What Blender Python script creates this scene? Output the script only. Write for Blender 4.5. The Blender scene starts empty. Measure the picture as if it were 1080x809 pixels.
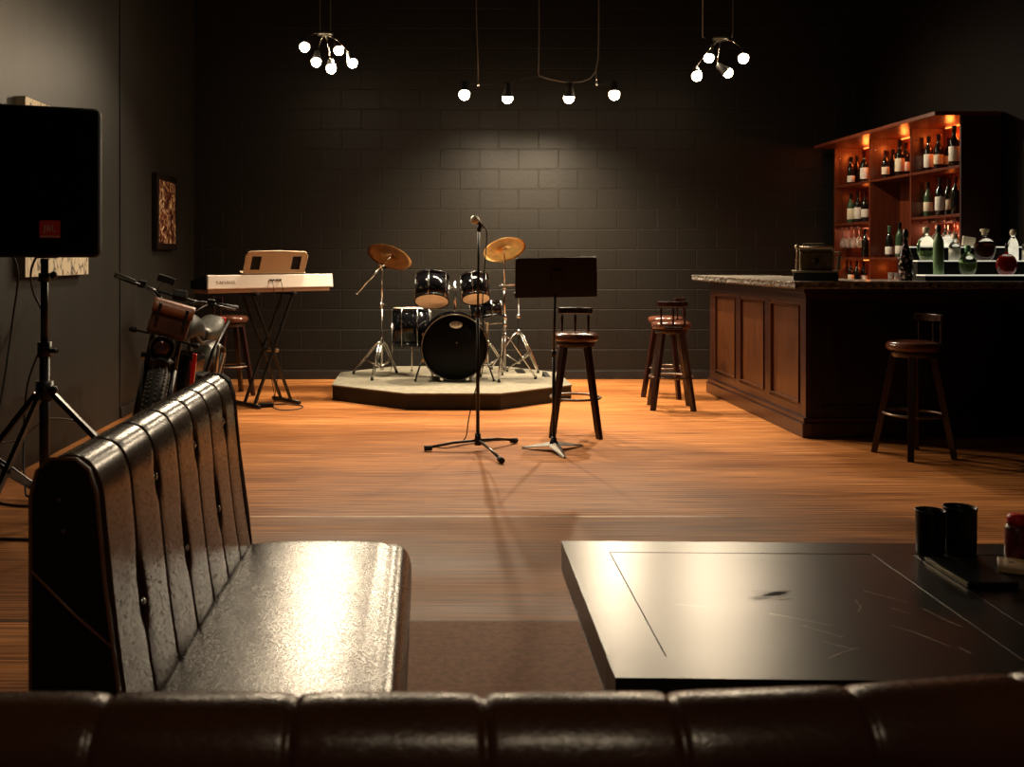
import bpy, bmesh, math, random
from mathutils import Vector, Matrix, Euler
C = bpy.context.scene.collection
PI = math.pi
R = math.radians
rnd = random.Random(7)
EYE = 1.23

# ------------------------------------------------------------------ mesh builder
class MB:
    def __init__(s):
        s.v = []; s.f = []; s.sm = []
    def add(s, vs, fs, smooth=False, M=None):
        b = len(s.v)
        for p in vs:
            p = Vector(p)
            s.v.append(M @ p if M is not None else p)
        for f in fs:
            s.f.append([b + i for i in f]); s.sm.append(smooth)
        return s
    def box(s, x0, x1, y0, y1, z0, z1, M=None):
        vs = [(x, y, z) for z in (z0, z1) for y in (y0, y1) for x in (x0, x1)]
        return s.add(vs, [(0, 2, 3, 1), (4, 5, 7, 6), (0, 1, 5, 4), (2, 6, 7, 3), (0, 4, 6, 2), (1, 3, 7, 5)], False, M)
    def cbox(s, c, d, rot=(0, 0, 0)):
        M = Matrix.Translation(c) @ Euler(rot).to_matrix().to_4x4()
        return s.box(-d[0]/2, d[0]/2, -d[1]/2, d[1]/2, -d[2]/2, d[2]/2, M)
    def bar(s, p0, p1, w, h):
        p0 = Vector(p0); p1 = Vector(p1); d = p1 - p0
        q = d.to_track_quat('Z', 'Y')
        M = Matrix.Translation(p0) @ q.to_matrix().to_4x4()
        return s.box(-w/2, w/2, -h/2, h/2, 0, d.length, M)
    def cyl(s, p0, p1, r0, r1=None, n=14, caps=True):
        if r1 is None: r1 = r0
        p0 = Vector(p0); p1 = Vector(p1); d = p1 - p0
        M = Matrix.Translation(p0) @ d.to_track_quat('Z', 'Y').to_matrix().to_4x4()
        L = d.length
        vs = [(r*math.cos(2*PI*i/n), r*math.sin(2*PI*i/n), z) for r, z in ((r0, 0), (r1, L)) for i in range(n)]
        s.add(vs, [(i, (i+1) % n, n+(i+1) % n, n+i) for i in range(n)], True, M)
        if caps:
            b = len(s.v) - 2*n
            s.f.append([b+i for i in reversed(range(n))]); s.sm.append(False)
            s.f.append([b+n+i for i in range(n)]); s.sm.append(False)
        return s
    def lathe(s, prof, M=None, n=24, closed=False):
        vs = []; fs = []
        m = len(prof)
        for r, z in prof:
            for i in range(n):
                a = 2*PI*i/n
                vs.append((max(r, 1e-5)*math.cos(a), max(r, 1e-5)*math.sin(a), z))
        for j in range(m - (0 if closed else 1)):
            k = (j+1) % m
            for i in range(n):
                fs.append((j*n+i, j*n+(i+1) % n, k*n+(i+1) % n, k*n+i))
        return s.add(vs, fs, True, M)
    def tube(s, pts, r, n=8, closed=False):
        pts = [Vector(p) for p in pts]
        m = len(pts); rings = []
        ref = None
        for i, p in enumerate(pts):
            if closed: t = pts[(i+1) % m] - pts[i-1]
            else: t = pts[min(i+1, m-1)] - pts[max(i-1, 0)]
            t.normalize()
            if ref is None:
                ref = Vector((0, 0, 1)) if abs(t.z) < .9 else Vector((1, 0, 0))
            a = (ref - t*ref.dot(t)).normalized(); ref = a
            b = t.cross(a)
            rr = r[i] if isinstance(r, (list, tuple)) else r
            rings.append([p + a*rr*math.cos(2*PI*k/n) + b*rr*math.sin(2*PI*k/n) for k in range(n)])
        vs = [q for ring in rings for q in ring]
        fs = []
        for i in range(m if closed else m-1):
            j = (i+1) % m
            for k in range(n):
                fs.append((i*n+k, i*n+(k+1) % n, j*n+(k+1) % n, j*n+k))
        s.add(vs, fs, True)
        if not closed:
            b = len(s.v) - m*n
            s.f.append([b+k for k in reversed(range(n))]); s.sm.append(False)
            s.f.append([b+(m-1)*n+k for k in range(n)]); s.sm.append(False)
        return s
    def torus(s, c, R_, r, axis=(0, 0, 1), n=36, k=8):
        q = Vector(axis).to_track_quat('Z', 'Y')
        c = Vector(c)
        return s.tube([c + q @ Vector((R_*math.cos(2*PI*i/n), R_*math.sin(2*PI*i/n), 0)) for i in range(n)], r, k, True)
    def ball(s, c, r, sc=(1, 1, 1), n=14):
        m = max(6, n//2)
        prof = [(math.sin(PI*j/m), -math.cos(PI*j/m)) for j in range(m+1)]
        M = Matrix.Translation(c) @ Matrix.Diagonal((r*sc[0], r*sc[1], r*sc[2], 1))
        return s.lathe(prof, M, n)
    def prism(s, poly, z0, z1, M=None):
        n = len(poly)
        vs = [(x, y, z0) for x, y in poly] + [(x, y, z1) for x, y in poly]
        fs = [tuple(reversed(range(n))), tuple(range(n, 2*n))] + [(i, (i+1) % n, n+(i+1) % n, n+i) for i in range(n)]
        return s.add(vs, fs, False, M)
    def build(s, name, m, parent=None, bevel=0, world=None, seg=2):
        """world: if True the coordinates are in world space and the parent carries a plain translation"""
        off = Vector((0, 0, 0))
        if parent is not None and world:
            off = parent['_o'] if False else Vector(parent.location)
        me = bpy.data.meshes.new(name)
        me.from_pydata([tuple(p - off) for p in s.v], [], s.f)
        me.polygons.foreach_set('use_smooth', s.sm)
        bm = bmesh.new(); bm.from_mesh(me)
        bmesh.ops.remove_doubles(bm, verts=bm.verts, dist=2e-5)
        bmesh.ops.recalc_face_normals(bm, faces=bm.faces)
        bm.to_mesh(me); bm.free()
        me.materials.append(m)
        o = bpy.data.objects.new(name, me); C.objects.link(o)
        if parent is not None: o.parent = parent
        if bevel:
            b = o.modifiers.new('bevel', 'BEVEL'); b.width = bevel; b.segments = seg
            b.limit_method = 'ANGLE'; b.angle_limit = R(40)
        return o

def tag(o, label=None, cat=None, group=None, kind=None):
    if label: o['label'] = label
    if cat: o['category'] = cat
    if group: o['group'] = group
    if kind: o['kind'] = kind
    return o
def thing(name, label, cat, loc=(0, 0, 0), rz=0, group=None, rot=None):
    o = bpy.data.objects.new(name, None); C.objects.link(o)
    o.empty_display_size = .1
    o.location = loc; o.rotation_euler = rot if rot else (0, 0, rz)
    return tag(o, label, cat, group)

def dup(root, loc, rot=None, label=None, group=None, scale=None):
    def rec(o, p):
        c = o.copy(); C.objects.link(c); c.parent = p
        for k in list(o.children): rec(k, c)
        return c
    r = rec(root, None)
    r.location = loc
    if rot is not None: r.rotation_euler = rot
    if scale: r.scale = scale
    if label: r['label'] = label
    if group: r['group'] = group
    return r

def structure(mb, name, m, bevel=0):
    o = mb.build(name, m, None, bevel); o['kind'] = 'structure'; return o
def text_part(s, name, m, parent, M, size, ext=.001, sx=1.0):
    cu = bpy.data.curves.new(name, 'FONT'); cu.body = s; cu.size = size; cu.extrude = ext
    cu.align_x = 'CENTER'; cu.align_y = 'CENTER'
    t = bpy.data.objects.new(name, cu); C.objects.link(t)
    bpy.context.view_layer.update()
    me = bpy.data.meshes.new_from_object(t.evaluated_get(bpy.context.evaluated_depsgraph_get()))
    bpy.data.objects.remove(t)
    me.transform(M @ Matrix.Diagonal((sx, 1, 1, 1)))
    me.materials.clear(); me.materials.append(m)
    me.name = name
    o = bpy.data.objects.new(name, me); C.objects.link(o); o.parent = parent
    return o

# ------------------------------------------------------------------ materials
def mat(name, col, rough=.5, metal=0., bump=0., bscale=60., var=0., vscale=8., stretch=None, coat=0.,
        trans=0., emit=None, es=0., spec=.5, ior=1.45, rvar=0., alpha=1.):
    m = bpy.data.materials.new(name); m.use_nodes = True
    nt = m.node_tree; N = nt.nodes; L = nt.links
    b = N['Principled BSDF']
    b.inputs['Base Color'].default_value = (*col, 1)
    b.inputs['Roughness'].default_value = rough
    b.inputs['Metallic'].default_value = metal
    b.inputs['IOR'].default_value = ior
    b.inputs['Specular IOR Level'].default_value = spec
    b.inputs['Coat Weight'].default_value = coat
    b.inputs['Coat Roughness'].default_value = .12
    b.inputs['Transmission Weight'].default_value = trans
    if emit:
        b.inputs['Emission Color'].default_value = (*emit, 1); b.inputs['Emission Strength'].default_value = es
    tc = N.new('ShaderNodeTexCoord'); mp = N.new('ShaderNodeMapping')
    L.new(tc.outputs['Object'], mp.inputs['Vector'])
    if stretch: mp.inputs['Scale'].default_value = stretch
    vn = N.new('ShaderNodeTexNoise'); vn.inputs['Scale'].default_value = vscale; vn.inputs['Detail'].default_value = 5
    L.new(mp.outputs['Vector'], vn.inputs['Vector'])
    if var:
        mx = N.new('ShaderNodeMix'); mx.data_type = 'RGBA'
        mx.inputs[6].default_value = (*[max(0, c*(1-var)) for c in col], 1)
        mx.inputs[7].default_value = (*[min(1, c*(1+var)) for c in col], 1)
        cr = N.new('ShaderNodeMapRange'); cr.inputs['From Min'].default_value = .3; cr.inputs['From Max'].default_value = .7
        L.new(vn.outputs['Fac'], cr.inputs['Value'])
        L.new(cr.outputs['Result'], mx.inputs[0]); L.new(mx.outputs[2], b.inputs['Base Color'])
    if rvar:
        rr = N.new('ShaderNodeMapRange'); rr.inputs['From Min'].default_value = .3; rr.inputs['From Max'].default_value = .7
        rr.inputs['To Min'].default_value = max(0, rough-rvar); rr.inputs['To Max'].default_value = min(1, rough+rvar)
        L.new(vn.outputs['Fac'], rr.inputs['Value']); L.new(rr.outputs['Result'], b.inputs['Roughness'])
    if bump:
        bn = N.new('ShaderNodeTexNoise'); bn.inputs['Scale'].default_value = bscale; bn.inputs['Detail'].default_value = 6
        L.new(mp.outputs['Vector'], bn.inputs['Vector'])
        bp = N.new('ShaderNodeBump'); bp.inputs['Strength'].default_value = bump; bp.inputs['Distance'].default_value = .004
        L.new(bn.outputs['Fac'], bp.inputs['Height']); L.new(bp.outputs['Normal'], b.inputs['Normal'])
    return m

class M: pass
M.black = mat('black_plastic', (.003, .003, .003), .6, spec=.25, bump=.1, bscale=200)
M.blackmetal = mat('black_painted_metal', (.008, .008, .008), .35, spec=.5, var=.2)
M.chrome = mat('chrome', (.75, .73, .70), .16, 1., var=.05)
M.steel = mat('brushed_steel', (.45, .43, .40), .3, 1., var=.1)
M.rubber = mat('rubber', (.01, .01, .01), .7, bump=.3, bscale=150)
M.drum = mat('black_lacquer', (.003, .003, .004), .10, spec=.5, var=.2)
M.drumhead = mat('cream_drum_skin', (.95, .76, .56), .5, bump=.1, bscale=80, var=.08)
M.basshead = mat('black_drum_skin', (.003, .003, .003), .5, spec=.15, bump=.1, bscale=120)
M.cymbal2 = mat('dark_bronze_cymbal', (.20, .10, .035), .36, .8, var=.35, vscale=14, bump=.15, bscale=300)
M.cymbal = mat('bronze_cymbal', (.55, .36, .14), .32, .9, var=.25, vscale=14, bump=.15, bscale=300)
M.white = mat('white_plastic', (.86, .80, .72), .35, var=.03)
M.cream = mat('cream_plastic', (.50, .36, .22), .45, var=.05)
M.tan = mat('tan_case_plastic', (.30, .17, .10), .45, var=.1)
M.stagetop = mat('grey_stage_carpet', (.20, .185, .14), .95, bump=.8, bscale=350, var=.2, vscale=20)
M.stageside = mat('dark_stage_board', (.012, .010, .009), .6, bump=.2, var=.4, vscale=6)
M.stoolwood = mat('dark_stool_wood', (.020, .005, .003), .30, coat=.5, var=.5, vscale=20, stretch=(4, 4, .5))
M.stoolseat = mat('oxblood_leather', (.10, .032, .018), .22, coat=.4, bump=.25, bscale=90, var=.4, vscale=12)
M.red = mat('red_paint', (.55, .01, .01), .4, var=.1)
M.logowhite = mat('white_print', (.75, .72, .68), .5, var=.02)
M.greyprint = mat('grey_print', (.42, .38, .34), .5, var=.02)
M.bag = mat('brown_saddle_leather', (.20, .065, .028), .42, bump=.35, bscale=60, var=.35, vscale=9)
M.bulb = mat('bulb_glow', (1, .9, .75), .4, emit=(1.0, .78, .50), es=55)
M.wire = mat('grey_wire', (.22, .19, .16), .5, .3, var=.1)
M.cupblack = mat('matt_black_ceramic', (.006, .006, .006), .38, var=.2)
M.bronze = mat('aged_metal_trim', (.42, .36, .27), .4, .8, var=.3, vscale=25, bump=.3, bscale=120)
M.register = mat('dark_olive_enamel', (.09, .066, .028), .45, var=.5, vscale=18, bump=.2)
M.greenglass = mat('dark_green_glass', (.05, .10, .05), .18, spec=.6, var=.2)
M.darkglass = mat('near_black_wine_glass', (.008, .007, .006), .1, coat=.6, var=.1)
M.clear = mat('clear_glass', (.95, .97, .93), .03, trans=1., ior=1.45)
M.greenclear = mat('pale_green_liquid_glass', (.45, .62, .30), .06, trans=.85, ior=1.35)
M.redliquid = mat('red_liquor_glass', (.55, .02, .01), .06, trans=.6, ior=1.36)
M.brownliquid = mat('brown_liquor_glass', (.09, .018, .008), .06, trans=.5, ior=1.36)
M.paper = mat('cream_paper_label', (.80, .72, .55), .7, var=.08, vscale=60)
M.paper2 = mat('white_paper_label', (.85, .83, .76), .7, var=.06, vscale=60)
M.foilred = mat('dark_red_foil', (.05, .004, .004), .35, .4, var=.1)
M.foilgreen = mat('green_foil', (.10, .30, .17), .35, .4, var=.1)
M.foilblack = mat('black_foil', (.012, .010, .010), .35, .3, var=.1)
M.riser = mat('matt_black_riser', (.002, .002, .002), .7, spec=.15)
M.ringmetal = mat('dull_bronze_ring', (.20, .15, .12), .4, .8, var=.2)
M.cork = mat('pale_stopper', (.62, .55, .40), .5, var=.15, vscale=40)
M.ledge = mat('lit_acrylic_and_liquid_glow', (.75, .72, .62), .3, emit=(1, .93, .74), es=.55)
M.hood = mat('hood_black', (.012, .011, .010), .5, var=.2)

def wood_panel(name, col, rough=.35, axis='z', dark=.4, coat=.3, sc=3.):
    m = bpy.data.materials.new(name); m.use_nodes = True
    nt = m.node_tree; N = nt.nodes; L = nt.links; b = N['Principled BSDF']
    tc = N.new('ShaderNodeTexCoord'); mp = N.new('ShaderNodeMapping'); L.new(tc.outputs['Object'], mp.inputs['Vector'])
    mp.inputs['Scale'].default_value = {'z': (sc*5, sc*5, sc*.35), 'x': (sc*.35, sc*5, sc*5), 'y': (sc*5, sc*.35, sc*5)}[axis]
    n = N.new('ShaderNodeTexNoise'); n.inputs['Scale'].default_value = 2.; n.inputs['Detail'].default_value = 8; n.inputs['Distortion'].default_value = .6
    L.new(mp.outputs['Vector'], n.inputs['Vector'])
    r = N.new('ShaderNodeValToRGB'); r.color_ramp.elements[0].position = .3; r.color_ramp.elements[1].position = .72
    r.color_ramp.elements[0].color = (*[c*(1-dark) for c in col], 1); r.color_ramp.elements[1].color = (*[min(1, c*(1+dark)) for c in col], 1)
    L.new(n.outputs['Fac'], r.inputs['Fac']); L.new(r.outputs['Color'], b.inputs['Base Color'])
    b.inputs['Roughness'].default_value = rough; b.inputs['Coat Weight'].default_value = coat; b.inputs['Coat Roughness'].default_value = .2
    bp = N.new('ShaderNodeBump'); bp.inputs['Strength'].default_value = .12; bp.inputs['Distance'].default_value = .002
    L.new(n.outputs['Fac'], bp.inputs['Height']); L.new(bp.outputs['Normal'], b.inputs['Normal'])
    return m
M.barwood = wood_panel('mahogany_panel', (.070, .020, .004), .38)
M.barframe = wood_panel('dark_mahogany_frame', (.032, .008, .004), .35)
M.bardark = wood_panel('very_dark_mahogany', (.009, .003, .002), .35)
M.shelfwood = wood_panel('red_brown_shelf_wood', (.125, .026, .009), .4)
M.shelfside = wood_panel('dark_cabinet_side', (.028, .007, .005), .45)

def leather(name, col, rough, wr=.5, sc=1., lo=.8, spec=.32):
    m = bpy.data.materials.new(name); m.use_nodes = True
    nt = m.node_tree; N = nt.nodes; L = nt.links; b = N['Principled BSDF']
    tc = N.new('ShaderNodeTexCoord')
    n1 = N.new('ShaderNodeTexNoise'); n1.inputs['Scale'].default_value = 3.; n1.inputs['Detail'].default_value = 4
    L.new(tc.outputs['Object'], n1.inputs['Vector'])
    mp = N.new('ShaderNodeMapping'); mp.inputs['Scale'].default_value = (1.6, .8, 1); mp.inputs['Rotation'].default_value = (0, 0, .5)
    L.new(tc.outputs['Object'], mp.inputs['Vector'])
    n2 = N.new('ShaderNodeTexNoise'); n2.inputs['Scale'].default_value = 150*sc; n2.inputs['Detail'].default_value = 4; n2.inputs['Distortion'].default_value = .8
    L.new(mp.outputs['Vector'], n2.inputs['Vector'])
    v = N.new('ShaderNodeTexVoronoi'); v.feature = 'DISTANCE_TO_EDGE'; v.inputs['Scale'].default_value = 220*sc
    L.new(tc.outputs['Object'], v.inputs['Vector'])
    add = N.new('ShaderNodeMath'); add.operation = 'MULTIPLY_ADD'; add.inputs[1].default_value = .12
    L.new(v.outputs['Distance'], add.inputs[0]); L.new(n2.outputs['Fac'], add.inputs[2])
    bp = N.new('ShaderNodeBump'); bp.inputs['Strength'].default_value = wr; bp.inputs['Distance'].default_value = .003
    L.new(add.outputs[0], bp.inputs['Height']); L.new(bp.outputs['Normal'], b.inputs['Normal'])
    r = N.new('ShaderNodeValToRGB'); r.color_ramp.elements[0].position = .35; r.color_ramp.elements[1].position = .7
    r.color_ramp.elements[0].color = (*[c*lo for c in col], 1); r.color_ramp.elements[1].color = (*[c*1.5 for c in col], 1)
    L.new(n1.outputs['Fac'], r.inputs['Fac']); L.new(r.outputs['Color'], b.inputs['Base Color'])
    mr = N.new('ShaderNodeMapRange'); mr.inputs['From Min'].default_value = .35; mr.inputs['From Max'].default_value = .65
    mr.inputs['To Min'].default_value = rough*.9; mr.inputs['To Max'].default_value = rough*1.15
    L.new(n2.outputs['Fac'], mr.inputs['Value']); L.new(mr.outputs['Result'], b.inputs['Roughness'])
    b.inputs['Specular IOR Level'].default_value = spec
    return m
M.leather = leather('dark_brown_leather', (.040, .0165, .007), .25, .03, spec=.16)
M.leatherseat = leather('dark_seat_leather', (.016, .010, .006), .27, .14, spec=.7)
M.leatherend = leather('black_leatherette', (.006, .004, .003), .5, .15)
M.piping = mat('worn_brown_piping', (.16, .06, .03), .4, bump=.3, bscale=120, var=.3)
M.leatherfront = leather('near_black_brown_leather', (.032, .012, .006), .26, .12)

def floor_mat(nm='orange_brown_plank_floor', k=1.):
    m = bpy.data.materials.new(nm); m.use_nodes = True
    nt = m.node_tree; N = nt.nodes; L = nt.links; b = N['Principled BSDF']
    tc = N.new('ShaderNodeTexCoord')
    def noise(scale, sx, sy, det=6, dist=0.):
        mp = N.new('ShaderNodeMapping'); mp.inputs['Scale'].default_value = (sx, sy, 1); L.new(tc.outputs['Object'], mp.inputs['Vector'])
        n = N.new('ShaderNodeTexNoise'); n.inputs['Scale'].default_value = scale; n.inputs['Detail'].default_value = det; n.inputs['Distortion'].default_value = dist
        L.new(mp.outputs['Vector'], n.inputs['Vector']); return n
    fine = noise(7, .26, 13, 12, .3)
    streak = noise(1.3, .30, 1.6, 5, .1)
    grain = noise(260, 1, 1, 2)
    br = N.new('ShaderNodeTexBrick'); br.offset = .37; br.inputs['Scale'].default_value = 1
    br.inputs['Brick Width'].default_value = 1.9; br.inputs['Row Height'].default_value = .16; br.inputs['Mortar Size'].default_value = .0012
    br.inputs['Color1'].default_value = (.35, .35, .35, 1); br.inputs['Color2'].default_value = (.65, .65, .65, 1); br.inputs['Mortar'].default_value = (.2, .2, .2, 1)
    L.new(tc.outputs['Object'], br.inputs['Vector'])
    def madd(a, k, c):
        x = N.new('ShaderNodeMath'); x.operation = 'MULTIPLY_ADD'; L.new(a, x.inputs[0]); x.inputs[1].default_value = k
        if isinstance(c, float): x.inputs[2].default_value = c
        else: L.new(c, x.inputs[2])
        return x.outputs[0]
    f = madd(fine.outputs['Fac'], .75, -.10)
    f = madd(streak.outputs['Fac'], .30, f)
    f = madd(br.outputs['Color'], .14, f)
    r = N.new('ShaderNodeValToRGB'); e = r.color_ramp.elements
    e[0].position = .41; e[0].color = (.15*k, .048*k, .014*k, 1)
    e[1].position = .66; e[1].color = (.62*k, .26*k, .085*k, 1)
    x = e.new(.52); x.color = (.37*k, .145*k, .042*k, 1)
    L.new(f, r.inputs['Fac'])
    L.new(r.outputs['Color'], b.inputs['Base Color'])
    mr = N.new('ShaderNodeMapRange'); mr.inputs['From Min'].default_value = .35; mr.inputs['From Max'].default_value = .65
    mr.inputs['To Min'].default_value = .42; mr.inputs['To Max'].default_value = .6
    L.new(streak.outputs['Fac'], mr.inputs['Value']); L.new(mr.outputs['Result'], b.inputs['Roughness'])
    bp = N.new('ShaderNodeBump'); bp.inputs['Strength'].default_value = .35; bp.inputs['Distance'].default_value = .0015
    h = madd(grain.outputs['Fac'], .5, fine.outputs['Fac'])
    L.new(h, bp.inputs['Height']); L.new(bp.outputs['Normal'], b.inputs['Normal'])
    b.inputs['Specular IOR Level'].default_value = .10
    return m
M.floor = floor_mat(); M.floor2 = floor_mat('falloff_darkened_floor', .72)  # second copy is the same floor, darkened to paint in light falloff

def wallback_mat():
    m = bpy.data.materials.new('black_painted_block_wall'); m.use_nodes = True
    nt = m.node_tree; N = nt.nodes; L = nt.links; b = N['Principled BSDF']
    tc = N.new('ShaderNodeTexCoord'); mp = N.new('ShaderNodeMapping')
    sep = N.new('ShaderNodeSeparateXYZ'); com = N.new('ShaderNodeCombineXYZ')
    L.new(tc.outputs['Object'], sep.inputs[0]); L.new(sep.outputs['X'], com.inputs['X']); L.new(sep.outputs['Z'], com.inputs['Y'])
    L.new(com.outputs[0], mp.inputs['Vector']); mp.inputs['Location'].default_value = (-.567+4.0+.406/2, -1.317+2.03, 0)
    br = N.new('ShaderNodeTexBrick'); br.offset = .5
    br.inputs['Scale'].default_value = 1; br.inputs['Brick Width'].default_value = .400; br.inputs['Row Height'].default_value = .203
    br.inputs['Mortar Size'].default_value = .0075; br.inputs['Mortar Smooth'].default_value = .5
    br.inputs['Color1'].default_value = (1, 1, 1, 1); br.inputs['Color2'].default_value = (.8, .8, .8, 1); br.inputs['Mortar'].default_value = (0, 0, 0, 1)
    L.new(mp.outputs['Vector'], br.inputs['Vector'])
    n = N.new('ShaderNodeTexNoise'); n.inputs['Scale'].default_value = 30; n.inputs['Detail'].default_value = 8; L.new(tc.outputs['Object'], n.inputs['Vector'])
    n2 = N.new('ShaderNodeTexNoise'); n2.inputs['Scale'].default_value = 1.7; n2.inputs['Detail'].default_value = 3; L.new(tc.outputs['Object'], n2.inputs['Vector'])
    inv = N.new('ShaderNodeMath'); inv.operation = 'MULTIPLY_ADD'; inv.inputs[1].default_value = -1; inv.inputs[2].default_value = 1
    L.new(br.outputs['Fac'], inv.inputs[0])
    ad = N.new('ShaderNodeMath'); ad.operation = 'MULTIPLY_ADD'; ad.inputs[1].default_value = .18; L.new(n.outputs['Fac'], ad.inputs[0]); L.new(inv.outputs[0], ad.inputs[2])
    bp = N.new('ShaderNodeBump'); bp.inputs['Strength'].default_value = 1.; bp.inputs['Distance'].default_value = .013
    L.new(ad.outputs[0], bp.inputs['Height']); L.new(bp.outputs['Normal'], b.inputs['Normal'])
    mx = N.new('ShaderNodeMix'); mx.data_type = 'RGBA'; mx.inputs[6].default_value = (.0090, .0079, .0063, 1); mx.inputs[7].default_value = (.0140, .0124, .0100, 1)
    L.new(n2.outputs['Fac'], mx.inputs[0])
    L.new(mx.outputs[2], b.inputs['Base Color'])
    b.inputs['Roughness'].default_value = .5; b.inputs['Specular IOR Level'].default_value = .3
    m2 = N.new('ShaderNodeMix'); m2.data_type = 'RGBA'; m2.inputs[7].default_value = (.034, .030, .024, 1)
    k_ = N.new('ShaderNodeMath'); k_.operation = 'MULTIPLY'; k_.inputs[1].default_value = .28; L.new(br.outputs['Fac'], k_.inputs[0])
    L.new(k_.outputs[0], m2.inputs[0]); L.new(mx.outputs[2], m2.inputs[6]); L.new(m2.outputs[2], b.inputs['Base Color'])
    return m
M.wallback = wallback_mat()
M.wall = mat('warm_black_painted_panel', (.0190, .0168, .0136), .5, spec=.3, bump=.12, bscale=8, var=.12, vscale=1.6, stretch=(9, 9, .6))
M.wallright = mat('dark_brown_wall', (.005, .0028, .0022), .7, spec=.12, var=.2)
M.ceil = mat('black_ceiling', (.01, .009, .008), .9, var=.1)
SHELF = 1.4; RAILW = 270; LCLW = 96; RCLW = 96; NEAR = (220, 45, 12); BLEND = .9; BACKW = 7
EXPO = 0.0
# ------------------------------------------------------------------ camera
F = 1050.0
cam = bpy.data.cameras.new('camera'); co = bpy.data.objects.new('camera', cam); C.objects.link(co)
co.location = (0, 0, EYE); co.rotation_euler = (PI/2, 0, 0)
cam.sensor_width = 36; cam.lens = 35; cam.clip_start = .02
cam.shift_x = 93/1080; cam.shift_y = -132.5/1080
cam.dof.use_dof = True; cam.dof.focus_distance = 7.0; cam.dof.aperture_fstop = 10
bpy.context.scene.camera = co

# ------------------------------------------------------------------ room
XL, XR, YB, YF, H = -2.33, 4.42, 10.1, -2.6, 4.3
structure(MB().box(XL-.2, XR+.2, YF-.2, YB+.2, -.1, 0), 'floor', M.floor)
structure(MB().box(XL-.2, XR+.2, YB, YB+.2, 0, H), 'wall_back', M.wallback)
structure(MB().box(XL-.2, XL, 7.612, YB, 0, H).box(XL-.2, XL+.006, YF, 7.600, 0, H).box(XL-.2, XL-.012, 7.600, 7.612, 0, H), 'wall_left', M.wall)
structure(MB().box(XR, XR+.2, YF, YB, 0, H), 'wall_right', M.wallright)
structure(MB().box(XL, XR, YF-.2, YF, 0, H), 'wall_front', M.wallright)
structure(MB().box(XL-.2, XR+.2, YF-.2, YB+.2, H, H+.1), 'ceiling', M.ceil)
structure(MB().box(XL, XR, YB-.018, YB, 0, .085), 'baseboard_back', M.stageside, .004)
structure(MB().box(XL, XL+.018, 7.62, YB-.018, 0, .085), 'baseboard_left', M.stageside, .004)
structure(MB().box(XL+.001, XL+.012, 7.598, 7.6145, 0, H), 'trim_1', M.blackmetal)
# sheet seams on the floor: thin metal joint strips
M.seam = mat('worn_joint_strip', (.42, .28, .17), .45, .1, var=.7, vscale=6)
M.seamdark = mat('dark_floor_joint', (.03, .012, .006), .6, var=.3)
structure(MB().box(-.85, 1.42, 4.722, 4.736, 0, .0015), 'trim_2', M.seam)
structure(MB().box(XL+.02, 1.6, 3.368, 3.376, 0, .0010), 'trim_3', M.seamdark)
M.mat_ = mat('worn_brown_floor_sheet', (.24, .105, .052), .7, spec=.2, bump=1.0, bscale=140, var=.25, vscale=40)
structure(MB().box(XL+.02, 2.3, 3.376, 4.722, 0, .0012), 'trim_5', M.floor2)  # sheet nearer the camera, dimmer light put into its colour
structure(MB().box(-1.0, 1.9, 2.0, 3.366, 0, .0022), 'trim_4', M.mat_)

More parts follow.
